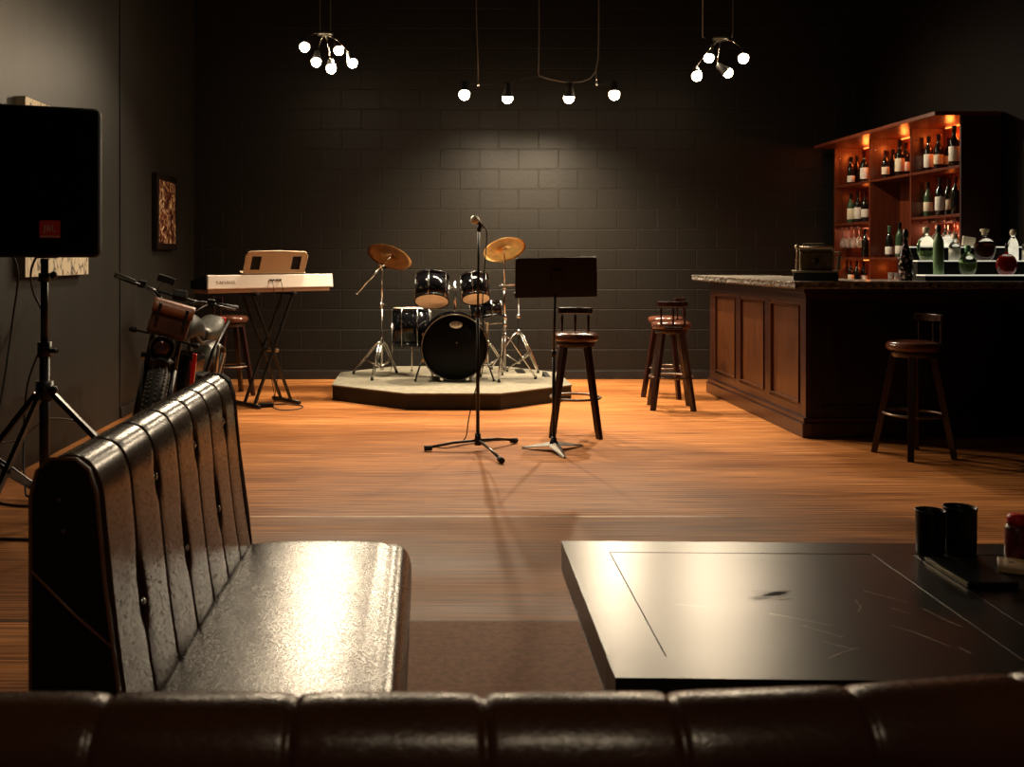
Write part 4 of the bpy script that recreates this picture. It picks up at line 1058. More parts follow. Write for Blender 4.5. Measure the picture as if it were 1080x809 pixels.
MB().cyl((sx_, sy_, .10), (sx_, sy_, .80), .0235, n=18).build('lower_tube', M.blackmetal, sps, 0, world=True)
MB().cyl((sx_, sy_, .79), (sx_, sy_, 1.227), .0175, n=18).build('upper_tube', M.blackmetal, sps, 0, world=True)
MB().cyl((sx_, sy_, .77), (sx_, sy_, .84), .032).cyl((sx_+.02, sy_-.01, .80), (sx_+.07, sy_-.03, .80), .010).build('clamp', M.blackmetal, sps, 0, world=True)
MB().cyl((sx_, sy_, 1.12), (sx_, sy_, 1.16), .027).ball((sx_+.045, sy_-.01, 1.15), .018).build('safety_pin', M.blackmetal, sps, 0, world=True)
MB().cyl((sx_, sy_, .57), (sx_, sy_, .66), .040).ball((sx_+.05, sy_-.02, .62), .02).build('upper_collar', M.blackmetal, sps, 0, world=True)
MB().cyl((sx_, sy_, .13), (sx_, sy_, .18), .036).build('lower_collar', M.blackmetal, sps, 0, world=True)
for a, rr_ in ((R(-8), .66), (R(172), .52), (R(-98), .60)):
    c, s_ = math.cos(a), math.sin(a)
    hub_ = Vector((sx_+c*.04, sy_+s_*.04, .60)); ft_ = Vector((sx_+c*rr_, sy_+s_*rr_, .018)); md_ = hub_.lerp(ft_, .50); lw = Vector((sx_+c*.035, sy_+s_*.035, .155))
    n = Vector((-s_, c, 0))
    l = MB().bar(hub_, ft_, .022, .024).build('leg', M.blackmetal, sps, 0, world=True)
    f_ = MB().ball(tuple(ft_), .019, n=10).build('rubber_foot', M.rubber, l); f_.location = -Vector(sps.location)
    MB().bar(md_+n*.018, lw+n*.018, .006, .018).bar(md_-n*.018, lw-n*.018, .006, .018).build('brace', M.blackmetal, sps, 0, world=True)
def cable(name, label, pts, r, m, cat='cable'):
    o = MB().tube(catmull([tuple(p) for p in pts], 8), r, 6).build(name, m)
    return tag(o, label, cat)
cable('speaker_cable', 'black cable hanging from the loudspeaker along the left wall', [(-2.07, 4.95, 1.30), (-2.12, 5.2, 1.15), (-2.27, 5.5, .9), (-2.29, 5.45, .6), (-2.29, 5.35, .35), (-2.25, 5.2, .05), (-2.15, 5.0, .008), (-1.9, 4.9, .008), (-1.6, 5.0, .008)], .006, M.rubber)
cable('speaker_cable', 'second black cable looping down beside the speaker pole', [(-1.86, 4.88, 1.30), (-1.93, 4.9, 1.18), (-2.10, 5.35, 1.05), (-2.05, 5.40, .85), (-2.14, 5.38, .55), (-2.13, 5.30, .25), (-2.05, 5.12, .05), (-1.98, 5.04, .020), (-1.75, 5.08, .020)], .006, M.rubber)
M.greycord = mat('pale_grey_cord', (.32, .30, .27), .5, var=.1)
cable('grey_cord', 'pale grey cord sagging between the wall and the speaker stand', [(-2.32, 5.15, .36), (-2.2, 5.1, .29), (-2.05, 5.02, .31), (-1.92, 4.95, .40), (-1.83, 4.88, .44), (-1.70, 4.87, .43), (-1.60, 4.90, .36), (-1.45, 4.96, .26)], .005, M.greycord)
cable('floor_cable', 'black cable on the floor left of the end of the bench', [(-2.3, 4.55, .007), (-2.15, 4.45, .007), (-1.95, 4.35, .007), (-1.7, 4.32, .007), (-1.5, 4.3, .007)], .007, M.rubber)
cable('floor_cable', 'thinner black cable curving over the floor beneath the speaker stand', [(-2.3, 4.9, .006), (-2.1, 4.75, .006), (-2.0, 4.55, .006), (-2.02, 4.2, .006), (-2.15, 3.95, .006)], .005, M.rubber)
# ------------------------------------------------------------------ pictures on left wall
cv = thing('canvas_picture', 'large pale canvas with black sketch hanging behind the loudspeaker', 'picture', (XL, 6.20, 1.66))
def canvas_mat():
    m = mat('ink_sketch_on_cream_canvas', (.72, .62, .45), .7)
    nt = m.node_tree; N = nt.nodes; L = nt.links; b = N['Principled BSDF']
    tc = N.new('ShaderNodeTexCoord'); mp = N.new('ShaderNodeMapping'); mp.inputs['Scale'].default_value = (1, 1, .45); L.new(tc.outputs['Object'], mp.inputs['Vector'])
    w = N.new('ShaderNodeTexNoise'); w.inputs['Scale'].default_value = 11; w.inputs['Detail'].default_value = 3; L.new(mp.outputs['Vector'], w.inputs['Vector'])
    r = N.new('ShaderNodeValToRGB'); e = r.color_ramp.elements
    e[0].position = .47; e[0].color = (.72, .62, .45, 1); e[1].position = .53; e[1].color = (.72, .62, .45, 1)
    x = e.new(.50); x.color = (.03, .02, .015, 1)
    L.new(w.outputs['Fac'], r.inputs['Fac']); L.new(r.outputs['Color'], b.inputs['Base Color']); return m
MB().box(.010, .062, -.53, .53, -.54, .49).build('canvas_sheet', canvas_mat(), cv)
M.canvasedge = mat('dark_canvas_edge', (.05, .035, .02), .7, var=.2)
MB().box(.007, .060, -.533, -.5305, -.542, .492).build('canvas_edge', M.canvasedge, cv)
op = thing('carved_panel', 'small framed carved panel in brown and gold on the left wall', 'picture', (XL, 8.87, 1.635))
def carved():
    m = mat('gilt_carving', (.30, .16, .07), .45, .4)
    nt = m.node_tree; N = nt.nodes; L = nt.links; b = N['Principled BSDF']
    tc = N.new('ShaderNodeTexCoord'); v = N.new('ShaderNodeTexVoronoi'); v.inputs['Scale'].default_value = 17; v.feature = 'SMOOTH_F1'
    n = N.new('ShaderNodeTexNoise'); n.inputs['Scale'].default_value = 11; n.inputs['Detail'].default_value = 3; n.inputs['Distortion'].default_value = 2
    L.new(tc.outputs['Object'], v.inputs['Vector']); L.new(tc.outputs['Object'], n.inputs['Vector'])
    r = N.new('ShaderNodeValToRGB'); e = r.color_ramp.elements
    e[0].position = .42; e[0].color = (.05, .008, .004, 1); e[1].position = .60; e[1].color = (.85, .62, .36, 1); x = e.new(.5); x.color = (.28, .07, .03, 1)
    L.new(n.outputs['Fac'], r.inputs['Fac']); L.new(r.outputs['Color'], b.inputs['Base Color'])
    bp = N.new('ShaderNodeBump'); bp.inputs['Strength'].default_value = 1; bp.inputs['Distance'].default_value = .03
    L.new(n.outputs['Fac'], bp.inputs['Height']); L.new(bp.outputs['Normal'], b.inputs['Normal']); return m
MB().box(.009, .045, -.29, .29, -.275, .275).build('carving', carved(), op)
MB().box(.001, .050, -.345, -.29, -.33, .33).box(.001, .050, .29, .345, -.33, .33).box(.001, .050, -.29, .29, -.33, -.275).box(.001, .050, -.29, .29, .275, .33).build('frame', M.bardark, op, .004)
# ------------------------------------------------------------------ motorbike (local: front towards -y, leans to +x)
mo = thing('motorbike', 'small black scrambler motorbike with brown leather bag leaning on its stand by the left wall', 'motorbike', (-1.675, 5.90, 0), 0, rot=(0, R(11), R(-1.5)))
# overall scale is true; wheel radius .30, wheelbase 1.22
def wheel(y, r, w, x0=0, name='wheel', steer=0):
    Tm = Matrix.Translation((0, y, r)) @ Matrix.Rotation(steer, 4, 'Z')
    wb_ = MB(); T = Tm @ Matrix.Rotation(PI/2, 4, 'Y')
    rr = r - w*.5
    prof = [(rr-.012+w*.5*math.cos(a)*1.0+.012*(1 if abs(a) < 1 else 0), w*.5*math.sin(a)) for a in [R(-150+20*i) for i in range(16)]]
    wh = MB().lathe([(rr-.010, -w*.22), (rr+.0, -w*.25), (rr-.0, w*.25), (rr-.010, w*.22)], T, 40, True).build('wheel', M.blackmetal, mo)
    MB().lathe([(max(.01, a), b) for a, b in prof], T, 56, True).build('tyre', M.rubber, wh)
    kn = MB()
    for i in range(60):
        a = 2*PI*i/60
        for k, off in enumerate((-.95, -.5, 0, .5, .95)):
            a2 = a + (PI/60 if k % 2 else 0)
            ph = off*1.25
            R2 = rr-.0 + w*.5*math.cos(ph); xx = w*.5*math.sin(ph)
            K = T @ Matrix.Rotation(a2, 4, 'Z') @ Matrix.Translation((R2, 0, xx)) @ Matrix.Rotation(-ph, 4, 'Y')
            kn.box(-.004, .0065, -.0065, .0065, -.006, .006, K)
    kn.build('tread', M.tread, wh)
    sp_ = MB()
    for i in range(20):
        a = 2*PI*i/20; b = a + (.5 if i % 2 else -.5); z = .025 if i % 4 < 2 else -.025
        sp_.cyl(tuple(T @ Vector((.03*math.cos(b), .03*math.sin(b), z))), tuple(T @ Vector(((rr-.01)*math.cos(a), (rr-.01)*math.sin(a), 0))), .0018, n=6)
    sp_.build('spokes', M.steel, wh)
    MB().cyl(tuple(T @ Vector((0, 0, -.045))), tuple(T @ Vector((0, 0, .045))), .034, n=20).build('hub', M.steel, wh)
    MB().cyl(tuple(T @ Vector((0, 0, .05))), tuple(T @ Vector((0, 0, .054))), .085, n=28).build('brake_disc', M.steel, wh)
    return Tm
M.tread = mat('dusty_tyre_knobs', (.085, .078, .065), .8, var=.3, vscale=60)
SW = R(15)
M.matte = mat('matt_black_fender', (.005, .005, .005), .5, spec=.3, var=.2)
M.fend = mat('grey_black_fender', (.07, .07, .058), .45, var=.2)
wheel(0, .30, .125, steer=SW); wheel(1.22, .30, .11)
def mp(name, m, mb, bev=0, par=None): return mb.build(name, m, par or mo, bev)
ca, sa = math.cos(SW), math.sin(SW)
def S(x, y, z):  # steered point: rotate about steering axis at (0,.12)
    z -= .035; zr = z-.85; xr = x + zr*.09*(1 if z > .6 else 0); z = z - x*.10*(1 if z > .6 else 0)
    return (xr*ca-(y)*sa, xr*sa+(y)*ca, z)
for s_ in (-1, 1):
    mp('fork_leg', M.blackmetal, MB().cyl(S(s_*.082, -.0, .28), S(s_*.082, .13, .60), .022).cyl(S(s_*.082, .12, .58), S(s_*.082, .27, .95), .017))
mp('lower_fork_clamp', M.blackmetal, MB().cbox(S(0, .15, .66), (.21, .06, .03), (R(-20), 0, SW)), .006)
mp('upper_fork_clamp', M.blackmetal, MB().cbox(S(0, .24, .90), (.21, .06, .028), (R(-20), 0, SW)), .006)
# front fender: arc above the tyre
def fender(y, r, w, a0, a1, T0, name, m, sx=1):
    vs = []; fs = []; n = 22
    for i in range(n+1):
        a = a0+(a1-a0)*i/n
        taper = 1-.35*abs(2*i/n-1)**3
        for j in range(7):
            b = -1+2*j/6
            rr = r - .028*b*b
            p = Vector((w/2*b*taper, -rr*math.cos(a), rr*math.sin(a)))
            vs.append(p)
    for i in range(n):
        for j in range(6): fs.append((i*7+j, i*7+j+1, (i+1)*7+j+1, (i+1)*7+j))
    mb = MB().add(vs, fs, True, T0)
    o = mb.build(name, m, mo)
    s_ = o.modifiers.new('solid', 'SOLIDIFY'); s_.thickness = .005
    return o
fender(0, .345, .15, R(78), R(145), Matrix.Translation((0, 0, .315)) @ Matrix.Rotation(SW, 4, 'Z'), 'front_fender', M.matte)
fender(1.22, .350, .17, R(8), R(165), Matrix.Translation((0, 1.22, .30)), 'rear_fender', M.fend)
# headlight
hl = mp('headlight', M.drum, MB().lathe([(0, .10), (.045, .09), (.072, .04), (.078, 0), (.074, -.006), (.066, -.004), (.060, .012), (0, .03)], Matrix.Translation(S(0, -.02, .74)) @ Matrix.Rotation(SW, 4, 'Z') @ rotx(-PI/2), 32))
M.lens = mat('headlight_glass', (.06, .03, .025), .06, .5, var=.3, vscale=30)
mp('lens', M.lens, MB().lathe([(0, -.004), (.03, -.002), (.052, .006), (.052, .01), (0, .01)], Matrix.Translation(S(0, -.02, .74)) @ Matrix.Rotation(SW, 4, 'Z') @ rotx(-PI/2), 32), 0, hl)
mp('headlight_ring', M.blackmetal, MB().torus(S(0, -.022, .74), .073, .005, axis=(-sa, ca, 0), n=36), 0, hl)
# handlebar
hb = catmull([S(-.375, .36, 1.055), S(-.26, .31, 1.045), S(-.13, .27, 1.03), S(-.05, .26, .97), S(.05, .26, .97), S(.13, .27, 1.03), S(.26, .31, 1.045), S(.375, .36, 1.055)], 6)
h_ = mp('handlebar', M.blackmetal, MB().tube(hb, .0115, 8))
for s_ in (-1, 1):
    mp('grip', M.rubber, MB().cyl(S(s_*.255, .308, 1.046), S(s_*.385, .363, 1.056), .0175), 0, h_)
    mp('brake_lever', M.blackmetal, MB().tube([S(s_*.21, .27, 1.045), S(s_*.26, .23, 1.05), S(s_*.37, .29, 1.05)], .0065, 6), 0, h_)
    mp('switch_block', M.black, MB().cbox(S(s_*.215, .295, 1.05), (.05, .045, .045), (0, 0, SW)), .006, h_)
mp('crossbar', M.blackmetal, MB().cyl(S(-.16, .275, 1.035), S(.16, .275, 1.035), .008), 0, h_)
mp('mirror', M.blackmetal, MB().cyl(S(-.12, .28, 1.04), S(-.10, .30, 1.10), .005).cbox(S(-.085, .30, 1.115), (.11, .02, .045), (0, R(8), SW)), .004)
mp('display', M.black, MB().cbox(S(.02, .23, 1.05), (.085, .05, .055), (R(-40), 0, SW)), .008)
mp('control_cable', M.rubber, MB().tube(catmull([S(-.2, .26, 1.04), S(-.12, .12, 1.02), S(-.04, .10, .90), S(-.03, .16, .78)], 6), .0045, 6))
mp('control_cable', M.rubber, MB().tube(catmull([S(.2, .26, 1.04), S(.14, .10, 1.00), S(.06, .08, .88), S(.05, .15, .72)], 6), .0045, 6))
M.bagdark = mat('dark_saddle_leather', (.055, .018, .009), .5, bump=.3, bscale=60, var=.3, vscale=9)
# brown leather bag hung at the bars
bagT = Matrix.Translation(S(.005, .05, .93)) @ Matrix.Rotation(SW, 4, 'Z') @ rotx(R(-6)) @ Matrix.Rotation(R(6), 4, 'Y')
bg = mp('leather_bag', M.bagdark if hasattr(M, 'bagdark') else M.bagdark, MB().box(-.118, .118, -.055, .055, -.125, .075, bagT), .022)
vs = []; fs = []
fl = [(-.058, .03), (-.064, .0), (-.062, .055), (-.045, .082), (0, .090), (.058, .086)]
fl = [(-.066, .006), (-.068, .035), (-.060, .068), (-.035, .084), (.01, .090), (.058, .086)]
nx = 14
for i in range(nx+1):
    u = -1+2*i/nx
    for (yy, zz) in fl:
        z2 = zz - (.018*(1-u*u) if zz < 0 else 0)
        vs.append((u*.122, yy, z2))
m_ = len(fl)
for i in range(nx):
    for j in range(m_-1): fs.append((i*m_+j, i*m_+j+1, (i+1)*m_+j+1, (i+1)*m_+j))
o = MB().add(vs, fs, True, bagT).build('bag_flap', M.flap if hasattr(M, 'flap') else M.bag, bg)
s_ = o.modifiers.new('solid', 'SOLIDIFY'); s_.thickness = .006
for x in (-.08, .08):
    MB().box(x-.009, x+.009, -.076, -.066, -.05, .06, bagT).build('strap', M.leatherend, bg, .002)
# frame
F1 = MB().tube([(0, .28, .90), (0, .55, .74), (0, .85, .70)], .020, 10).tube([(0, .27, .80), (0, .38, .45), (0, .60, .26), (0, .85, .26)], .018, 10)
mp('frame', M.blackmetal, F1)
for s_ in (-1, 1):
    mp('frame_rail', M.blackmetal, MB().tube([(s_*.07, .82, .30), (s_*.085, .95, .62), (s_*.08, 1.30, .80)], .013, 8).tube([(s_*.02, .30, .84), (s_*.08, .60, .70), (s_*.085, 1.0, .70)], .012, 8))
    mp('swing_arm', M.blackmetal, MB().tube([(s_*.075, .80, .32), (s_*.085, 1.22, .30)], .018, 8))
    mp('rear_shock', M.steel, MB().cyl((s_*.10, 1.14, .34), (s_*.10, 1.02, .66), .012).lathe([(.022+.006*(i % 2), i*.012) for i in range(18)], Matrix.Translation((s_*.10, 1.12, .39)) @ rotx(R(-20.5)), 14))
mp('battery_case', M.drum, MB().box(-.09, .09, .44, .76, .32, .62), .03)
for s_ in (-1, 1):
    rp = mp('red_side_strip', M.red, MB().bar((s_*.105, .46, .34), (s_*.105, .36, .66), .026, .012).bar((s_*.105, .47, .335), (s_*.105, .74, .34), .020, .012), .003)
    mp('white_flash', M.logowhite, MB().bar((s_*.1125, .427, .47), (s_*.1125, .388, .60), .012, .004), 0)
mp('engine_block', M.blackmetal, MB().cyl((-.12, .80, .36), (.12, .80, .36), .10, n=24).box(-.10, .10, .62, .86, .27, .42), .01)
for k in range(3):
    mp('cooling_fin', M.blackmetal, MB().box(.09, .125, .60, .80, .43+k*.028, .437+k*.028))
M.tank = mat('grey_green_tank_paint', (.010, .010, .008), .5, spec=.2, var=.15)
vs = []; fs = []
ctr = [(.30, .83, .05, .05), (.36, .88, .10, .085), (.46, .90, .125, .10), (.60, .88, .125, .095), (.72, .82, .10, .07), (.78, .79, .06, .04)]
MB_ = MB(); rings = 18
for (y, z, rx, rz_) in ctr:
    for k in range(rings):
        a = 2*PI*k/rings
        vs.append((.75*rx*math.cos(a)*(1 if math.sin(a) < 0 else .9), y, z-.085+.85*rz_*math.sin(a)))
for i in range(len(ctr)-1):
    for k in range(rings): fs.append((i*rings+k, i*rings+(k+1) % rings, (i+1)*rings+(k+1) % rings, (i+1)*rings+k))
fs += [tuple(range(rings)), tuple((len(ctr)-1)*rings+k for k in range(rings))]
o = MB_.add(vs, fs, True).build('fuel_tank', M.tank, mo)
sb = o.modifiers.new('sub', 'SUBSURF'); sb.levels = 1; sb.render_levels = 2
# seat
vs = []; fs = []
prof = [(.72, .80, .09, .04), (.80, .815, .115, .05), (1.0, .80, .125, .05), (1.2, .82, .12, .05), (1.34, .86, .10, .045), (1.40, .88, .06, .03)]
for (y, z, rx, rz_) in prof:
    for k in range(rings):
        a = 2*PI*k/rings; c, s__ = math.cos(a), math.sin(a)
        vs.append((.85*rx*math.copysign(abs(c)**.6, c), y-.26*(y-.72), z-.07+rz_*math.copysign(abs(s__)**.6, s__)))
fs = []
for i in range(len(prof)-1):
    for k in range(rings): fs.append((i*rings+k, i*rings+(k+1) % rings, (i+1)*rings+(k+1) % rings, (i+1)*rings+k))
fs += [tuple(range(rings)), tuple((len(prof)-1)*rings+k for k in range(rings))]
M.seatgrey = leather('grey_black_seat_leather', (.035, .036, .030), .35, .3)
o = MB().add(vs, fs, True).build('seat', M.seatgrey, mo)
sb = o.modifiers.new('sub', 'SUBSURF'); sb.levels = 1; sb.render_levels = 2
mp('side_stand', M.steel, MB().tube([(.06, .72, .28), (.20, .70, .055)], .010, 8).cbox((.215, .69, .048), (.05, .05, .012)), .003)
mp('exhaust', M.blackmetal, MB().tube([(.11, .60, .30), (.135, .75, .24), (.135, 1.0, .27), (.14, 1.30, .38)], [.02, .022, .034, .036], 12))
mp('foot_peg', M.blackmetal, MB().cyl((-.20, .78, .33), (.20, .78, .33), .012))
for s_ in (-1, 1):
    mp('front_indicator', M.black, MB().cyl(S(s_*.09, .06, .80), S(s_*.17, .05, .80), .006).ball(S(s_*.185, .045, .80), .022, (1.3, 1, .8), 12))
mp('tail_light', M.red, MB().cbox((0, 1.335, .80), (.10, .03, .04)), .008)
mp('tail_bracket', M.blackmetal, MB().bar((0, 1.21, .80), (0, 1.325, .80), .04, .012))

# ------------------------------------------------------------------ bottles
def wine(loc, label, group, glass, paper, foil, s=1., lab=(.055, .14), rz=0, slim=1.):
    t = thing('wine_bottle', label, 'bottle', loc, rz, group)
    r = .037*slim
    MB().lathe([(0, 0), (r*.9, 0), (r, .006), (r, .175), (r*.93, .198), (r*.55, .222), (.0155, .238), (.0145, .295), (.0165, .297), (.0165, .306), (0, .306)], None, 22).build('bottle_glass', glass, t)
    if paper:
        MB().lathe([(r+.0008, lab[0]), (r+.0014, lab[0]+.001), (r+.0014, lab[1]), (r+.0008, lab[1]+.001), (r+.0002, lab[1]), (r+.0002, lab[0])], None, 28, True).build('paper_label', paper, t)
    MB().lathe([(.0158, .248), (.0158, .296), (.0176, .297), (.0176, .307), (0, .3085)], None, 18).build('foil_capsule', foil, t)
    t.scale = (s, s, s)
    return t
def shelfpos(px, Xs): Y = F*Xs/(px-447); return (Xs, Y)
gls = [M.darkglass, M.greenglass, M.darkglass]
papers = [M.paper2, M.paper, M.paper2]
def row(z, items, words, group):
    n = len(items)
    for i, (px, Xs, g, p, f, s, lab) in enumerate(items):
        x, y = shelfpos(px, Xs)
        wine((x, y, z+.0008), f"{ORD[i]} bottle from the left {words}", group, g, p, f, s, lab, rz=rnd.uniform(0, 6))
ORD = ['first', 'second', 'third', 'fourth', 'fifth', 'sixth']
DG, GG = M.darkglass, M.greenglass
fr_, fk, fg = M.foilred, M.foilblack, M.foilgreen
L1, L2, L3 = (.05, .13), (.04, .15), (.03, .10)
G1 = 'wine bottles on the back bar shelves'
row(1.945, [(979.5, 4.22, DG, M.paper2, fk, .98, L2), (990, 4.20, DG, M.paper, fk, .95, L1), (1000.5, 4.27, DG, M.paper, fr_, .85, L1), (1006.5, 4.17, DG, M.paper2, fk, 1.05, L2)], 'on the top shelf of the nearest bay', G1)
row(1.945, [(934, 4.20, DG, M.paper, fr_, .85, L1), (942, 4.28, DG, None, fk, .9, L1), (949, 4.17, DG, M.paper, fk, 1.02, L2), (955.5, 4.27, DG, M.paper2, fr_, 1.0, L1)], 'on the top shelf of the middle bay', G1)
row(1.945, [(897.5, 4.20, DG, M.paper2, fk, .9, L3), (904, 4.28, DG, None, fk, .95, L1), (911.5, 4.22, DG, M.paper2, fr_, .98, L2)], 'on the top shelf of the farthest bay', G1)
row(1.57, [(979, 4.22, GG, M.paper, fk, .95, L1), (991.5, 4.16, DG, M.paper2, fk, 1.0, L2), (1000.5, 4.27, DG, M.paper, fr_, 1.0, L1), (1008, 4.22, DG, None, fr_, 1.0, L1)], 'on the second shelf of the nearest bay', G1)
row(1.57, [(897.5, 4.20, GG, M.paper, fk, .95, L2), (905, 4.24, DG, M.paper2, fk, 1.0, L2), (912.5, 4.22, DG, M.paper2, fr_, .95, L1)], 'on the second shelf of the farthest bay', G1)
row(1.235, [(912.5, 4.16, DG, None, fk, .88, L1)], 'on the low shelf beside the hanging glasses', G1)
row(1.235, [(938, 4.22, DG, M.paper2, fg, .92, L3), (949, 4.22, GG, M.paper2, fk, 1.0, L3)], 'on the low shelf of the middle bay', G1)
row(.96, [(897.5, 4.24, DG, M.paper, fr_, .78, L1), (904, 4.18, DG, None, fk, .78, L1), (911.5, 4.25, DG, M.paper2, fr_, .78, L1)], 'on the lowest shelf of the farthest bay', G1)
# hanging stem glasses
M.glassy = mat('lit_wine_glass', (.92, .90, .86), .05, trans=.85, ior=1.3)
g0 = None
def hang(x, y, z, label):
    global g0
    if g0 is None:
        g0 = thing('stem_glass', label, 'wine glass', (x, y, z), 0, 'stem glasses hanging upside down under the shelves')
        MB().lathe([(0, .003), (.034, 0), (.034, -.003), (.005, -.008), (.0035, -.02), (.0035, -.085), (.012, -.095), (.034, -.125), (.040, -.155), (.034, -.195), (.032, -.195), (.037, -.155), (.031, -.126), (.010, -.099), (0, -.098)], None, 24).build('glass', M.glassy, g0)
        return g0
    return dup(g0, (x, y, z), None, label)
for a, nm in ((2, 'farthest'), (0, 'nearest')):
    for k in range(4):
        y = (DY[a]+.17+k*.14) if a == 0 else 9.49+.115*k
        for q, x in enumerate((4.15, 4.25)):
            hang(x, y, 1.5235, f"{ORD[k]} upside-down stem glass of the {'front' if q == 0 else 'back'} row in the {nm} bay")
for k, (px, Xs) in enumerate(((939.8, 4.16), (945.5, 4.20))):
    x, y = shelfpos(px, Xs)
    t = thing('tumbler', f"{'left' if k == 0 else 'right'} of two small upright glasses on the lowest shelf of the middle bay", 'glass', (x, y, .9605), 0, 'small glasses on the lowest shelf')
    MB().lathe([(0, 0), (.022, 0), (.026, .14), (.024, .14), (.020, .006), (0, .006)], None, 20).build('glass', M.glassy, t)

# ------------------------------------------------------------------ bottle riser on bar
ri = thing('bottle_riser', 'black three-step bottle display with pale lit step edges on the bar', 'display', (3.5, 6.93, BT+.0004))
def wr(name, m, mb, bev=.001): return mb.build(name, m, ri, bev, world=True)
z0 = BT+.0004
RXE = XR-.03
steps = [(3.49, 6.93, 1.112), (3.50, 7.06, 1.212), (3.51, 7.19, 1.312)]
for i, (xa, ya, zt) in enumerate(steps):
    y2 = ya+.13 if i < 2 else ya+.13
    wr('riser_step', M.riser, MB().box(xa, RXE, ya, y2, z0, zt-.008))
    wr('step_top', M.ledge, MB().box(xa, RXE, ya-.002, y2 - .001, zt-.008, zt))
def flask(px, Xy, zt, label, prof, glass, liquid=None, lprof=None, stop=None, sprof=None, flat=1., rz=0, nm='spirit_bottle', band=None):
    Y = Xy; X = (px-447)*Y/F
    t = thing(nm, label, 'bottle', (X, Y, zt+.0006), rz, 'spirit bottles on the lit bar display')
    D = Matrix.Diagonal((1, flat, 1, 1))
    MB().lathe(prof, D, 28).build('bottle_glass', glass, t)
    if liquid: MB().lathe(lprof, D, 28).build('liquid', liquid, t)
    if stop: MB().lathe(sprof, None, 20).build('stopper', stop, t)
    if band: MB().lathe(band[1], D, 28).build('paper_label', band[0], t)
    return t
Y1, Y2, Y3 = 6.985, 7.125, 7.255
Z1, Z2, Z3 = 1.112, 1.212, 1.312
M.frost = mat('frosted_green_bottle', (.12, .22, .10), .45, var=.15)
flask(989.8, Y1, Z1, 'tall slim frosted green bottle at the left of the front step', [(0, 0), (.030, 0), (.034, .006), (.035, .215), (.030, .245), (.016, .275), (.014, .335), (.016, .336), (.016, .348), (0, .348)], M.frost,
      stop=M.foilblack, sprof=[(.0165, .300), (.0175, .348), (0, .350)])
def arcr(r, h, z): u = (z/h-.42)/.50; return r*math.sqrt(max(.02, 1-u*u))
rnd_prof = lambda r, h, n0: [(0, 0), (r*.50, 0)] + [(max(n0, arcr(r, h, h*k/20)), h*k/20) for k in range(1, 18)] + [(n0, h*.90), (n0, h), (0, h)]
def liq(r, h, lv=.62): return [(0, h*.05), (r*.50, h*.05)] + [(.93*arcr(r, h, h*k/20), h*k/20) for k in range(2, int(20*lv)+1)] + [(0, h*int(20*lv)/20)]
flask(1020.7, Y1, Z1, 'round pale green glass bottle with green stopper on the front step', rnd_prof(.064, .165, .016), M.clear, M.greenclear, liq(.064, .165, .5), M.foilgreen, [(.018, .160), (.020, .164), (.021, .195), (.013, .205), (0, .206)], .6)
flask(1061.5, Y1, Z1, 'round bottle of bright red liquor with thin neck on the front step', rnd_prof(.073, .165, .013), M.clear, M.redliquid, liq(.073, .165, .78), M.foilblack, [(.010, .160), (.011, .20), (.007, .222), (0, .224)], .62)
flask(976.8, Y2, Z2, 'round clear glass bottle behind the slim green one', rnd_prof(.066, .20, .018), M.clear, M.greenclear, liq(.066, .20, .35), M.cork, [(.020, .195), (.022, .20), (.024, .235), (0, .24)], .6)
flask(1006.8, Y2, Z2, 'small square pale bottle on the middle step between the green bottles', [(0, 0), (.036, 0), (.041, .004), (.041, .10), (.034, .12), (.015, .135), (.015, .160), (0, .160)], M.clear, M.paper2, [(0, .006), (.037, .006), (.037, .085), (0, .085)], M.cork, [(.017, .156), (.018, .185), (0, .187)], .8)
flask(1038.5, Y2, Z2, 'flat round bottle of dark brown liquor with crown stopper on the middle step', rnd_prof(.080, .185, .017), M.clear, M.brownliquid, liq(.080, .185, .70), M.cork, [(.018, .180), (.020, .184), (.018, .198), (.030, .210), (.032, .222), (.018, .226), (0, .226)], .5)
flask(1068.5, Y2, Z2, 'slim pale bottle with round stopper behind the red liquor', [(0, 0), (.032, 0), (.036, .004), (.036, .105), (.030, .135), (.013, .165), (.013, .180), (0, .180)], M.clear, M.ledge, [(0, .006), (.032, .006), (.032, .095), (0, .095)], M.cork, [(.015, .176), (.020, .182), (.023, .20), (.018, .218), (0, .222)], .9)  # liquid takes the glowing step material, light from below put into it
flask(1084, Y2, Z2, 'pale bottle cut off by the right edge of view on the middle step', [(0, 0), (.034, 0), (.038, .004), (.038, .095), (.030, .115), (.014, .135), (.014, .155), (0, .155)], M.clear, M.paper2, [(0, .006), (.034, .006), (.034, .07), (0, .07)], M.cork, [(.016, .150), (.016, .17), (0, .172)])
flask(999.5, Y3, Z3, 'low crystal decanter on the top step below the hanging glasses', rnd_prof(.056, .085, .016), M.clear, M.ledge, liq(.056, .085, .5), M.clear, [(.014, .082), (.024, .095), (.018, .115), (0, .118)], .9, nm='decanter')  # decanter liquid given the step glow too, no lamp of its own
Xc = (1021-447)*Y3/F
cdp = thing('leaning_card', 'small cream card standing tilted on the top step', 'card', (Xc, Y3, Z3+.0006), R(8))
MB().box(-.050, .050, -.004, .004, .004, .072, Matrix.Rotation(R(8), 4, 'Y')).build('card_sheet', M.paper, cdp)
MB().add([(-.03, .004, 0), (.03, .004, 0), (0, .04, 0), (0, .006, .05)], [(0, 1, 2), (0, 3, 1), (1, 3, 2), (2, 3, 0)]).build('card_support', M.paper, cdp)
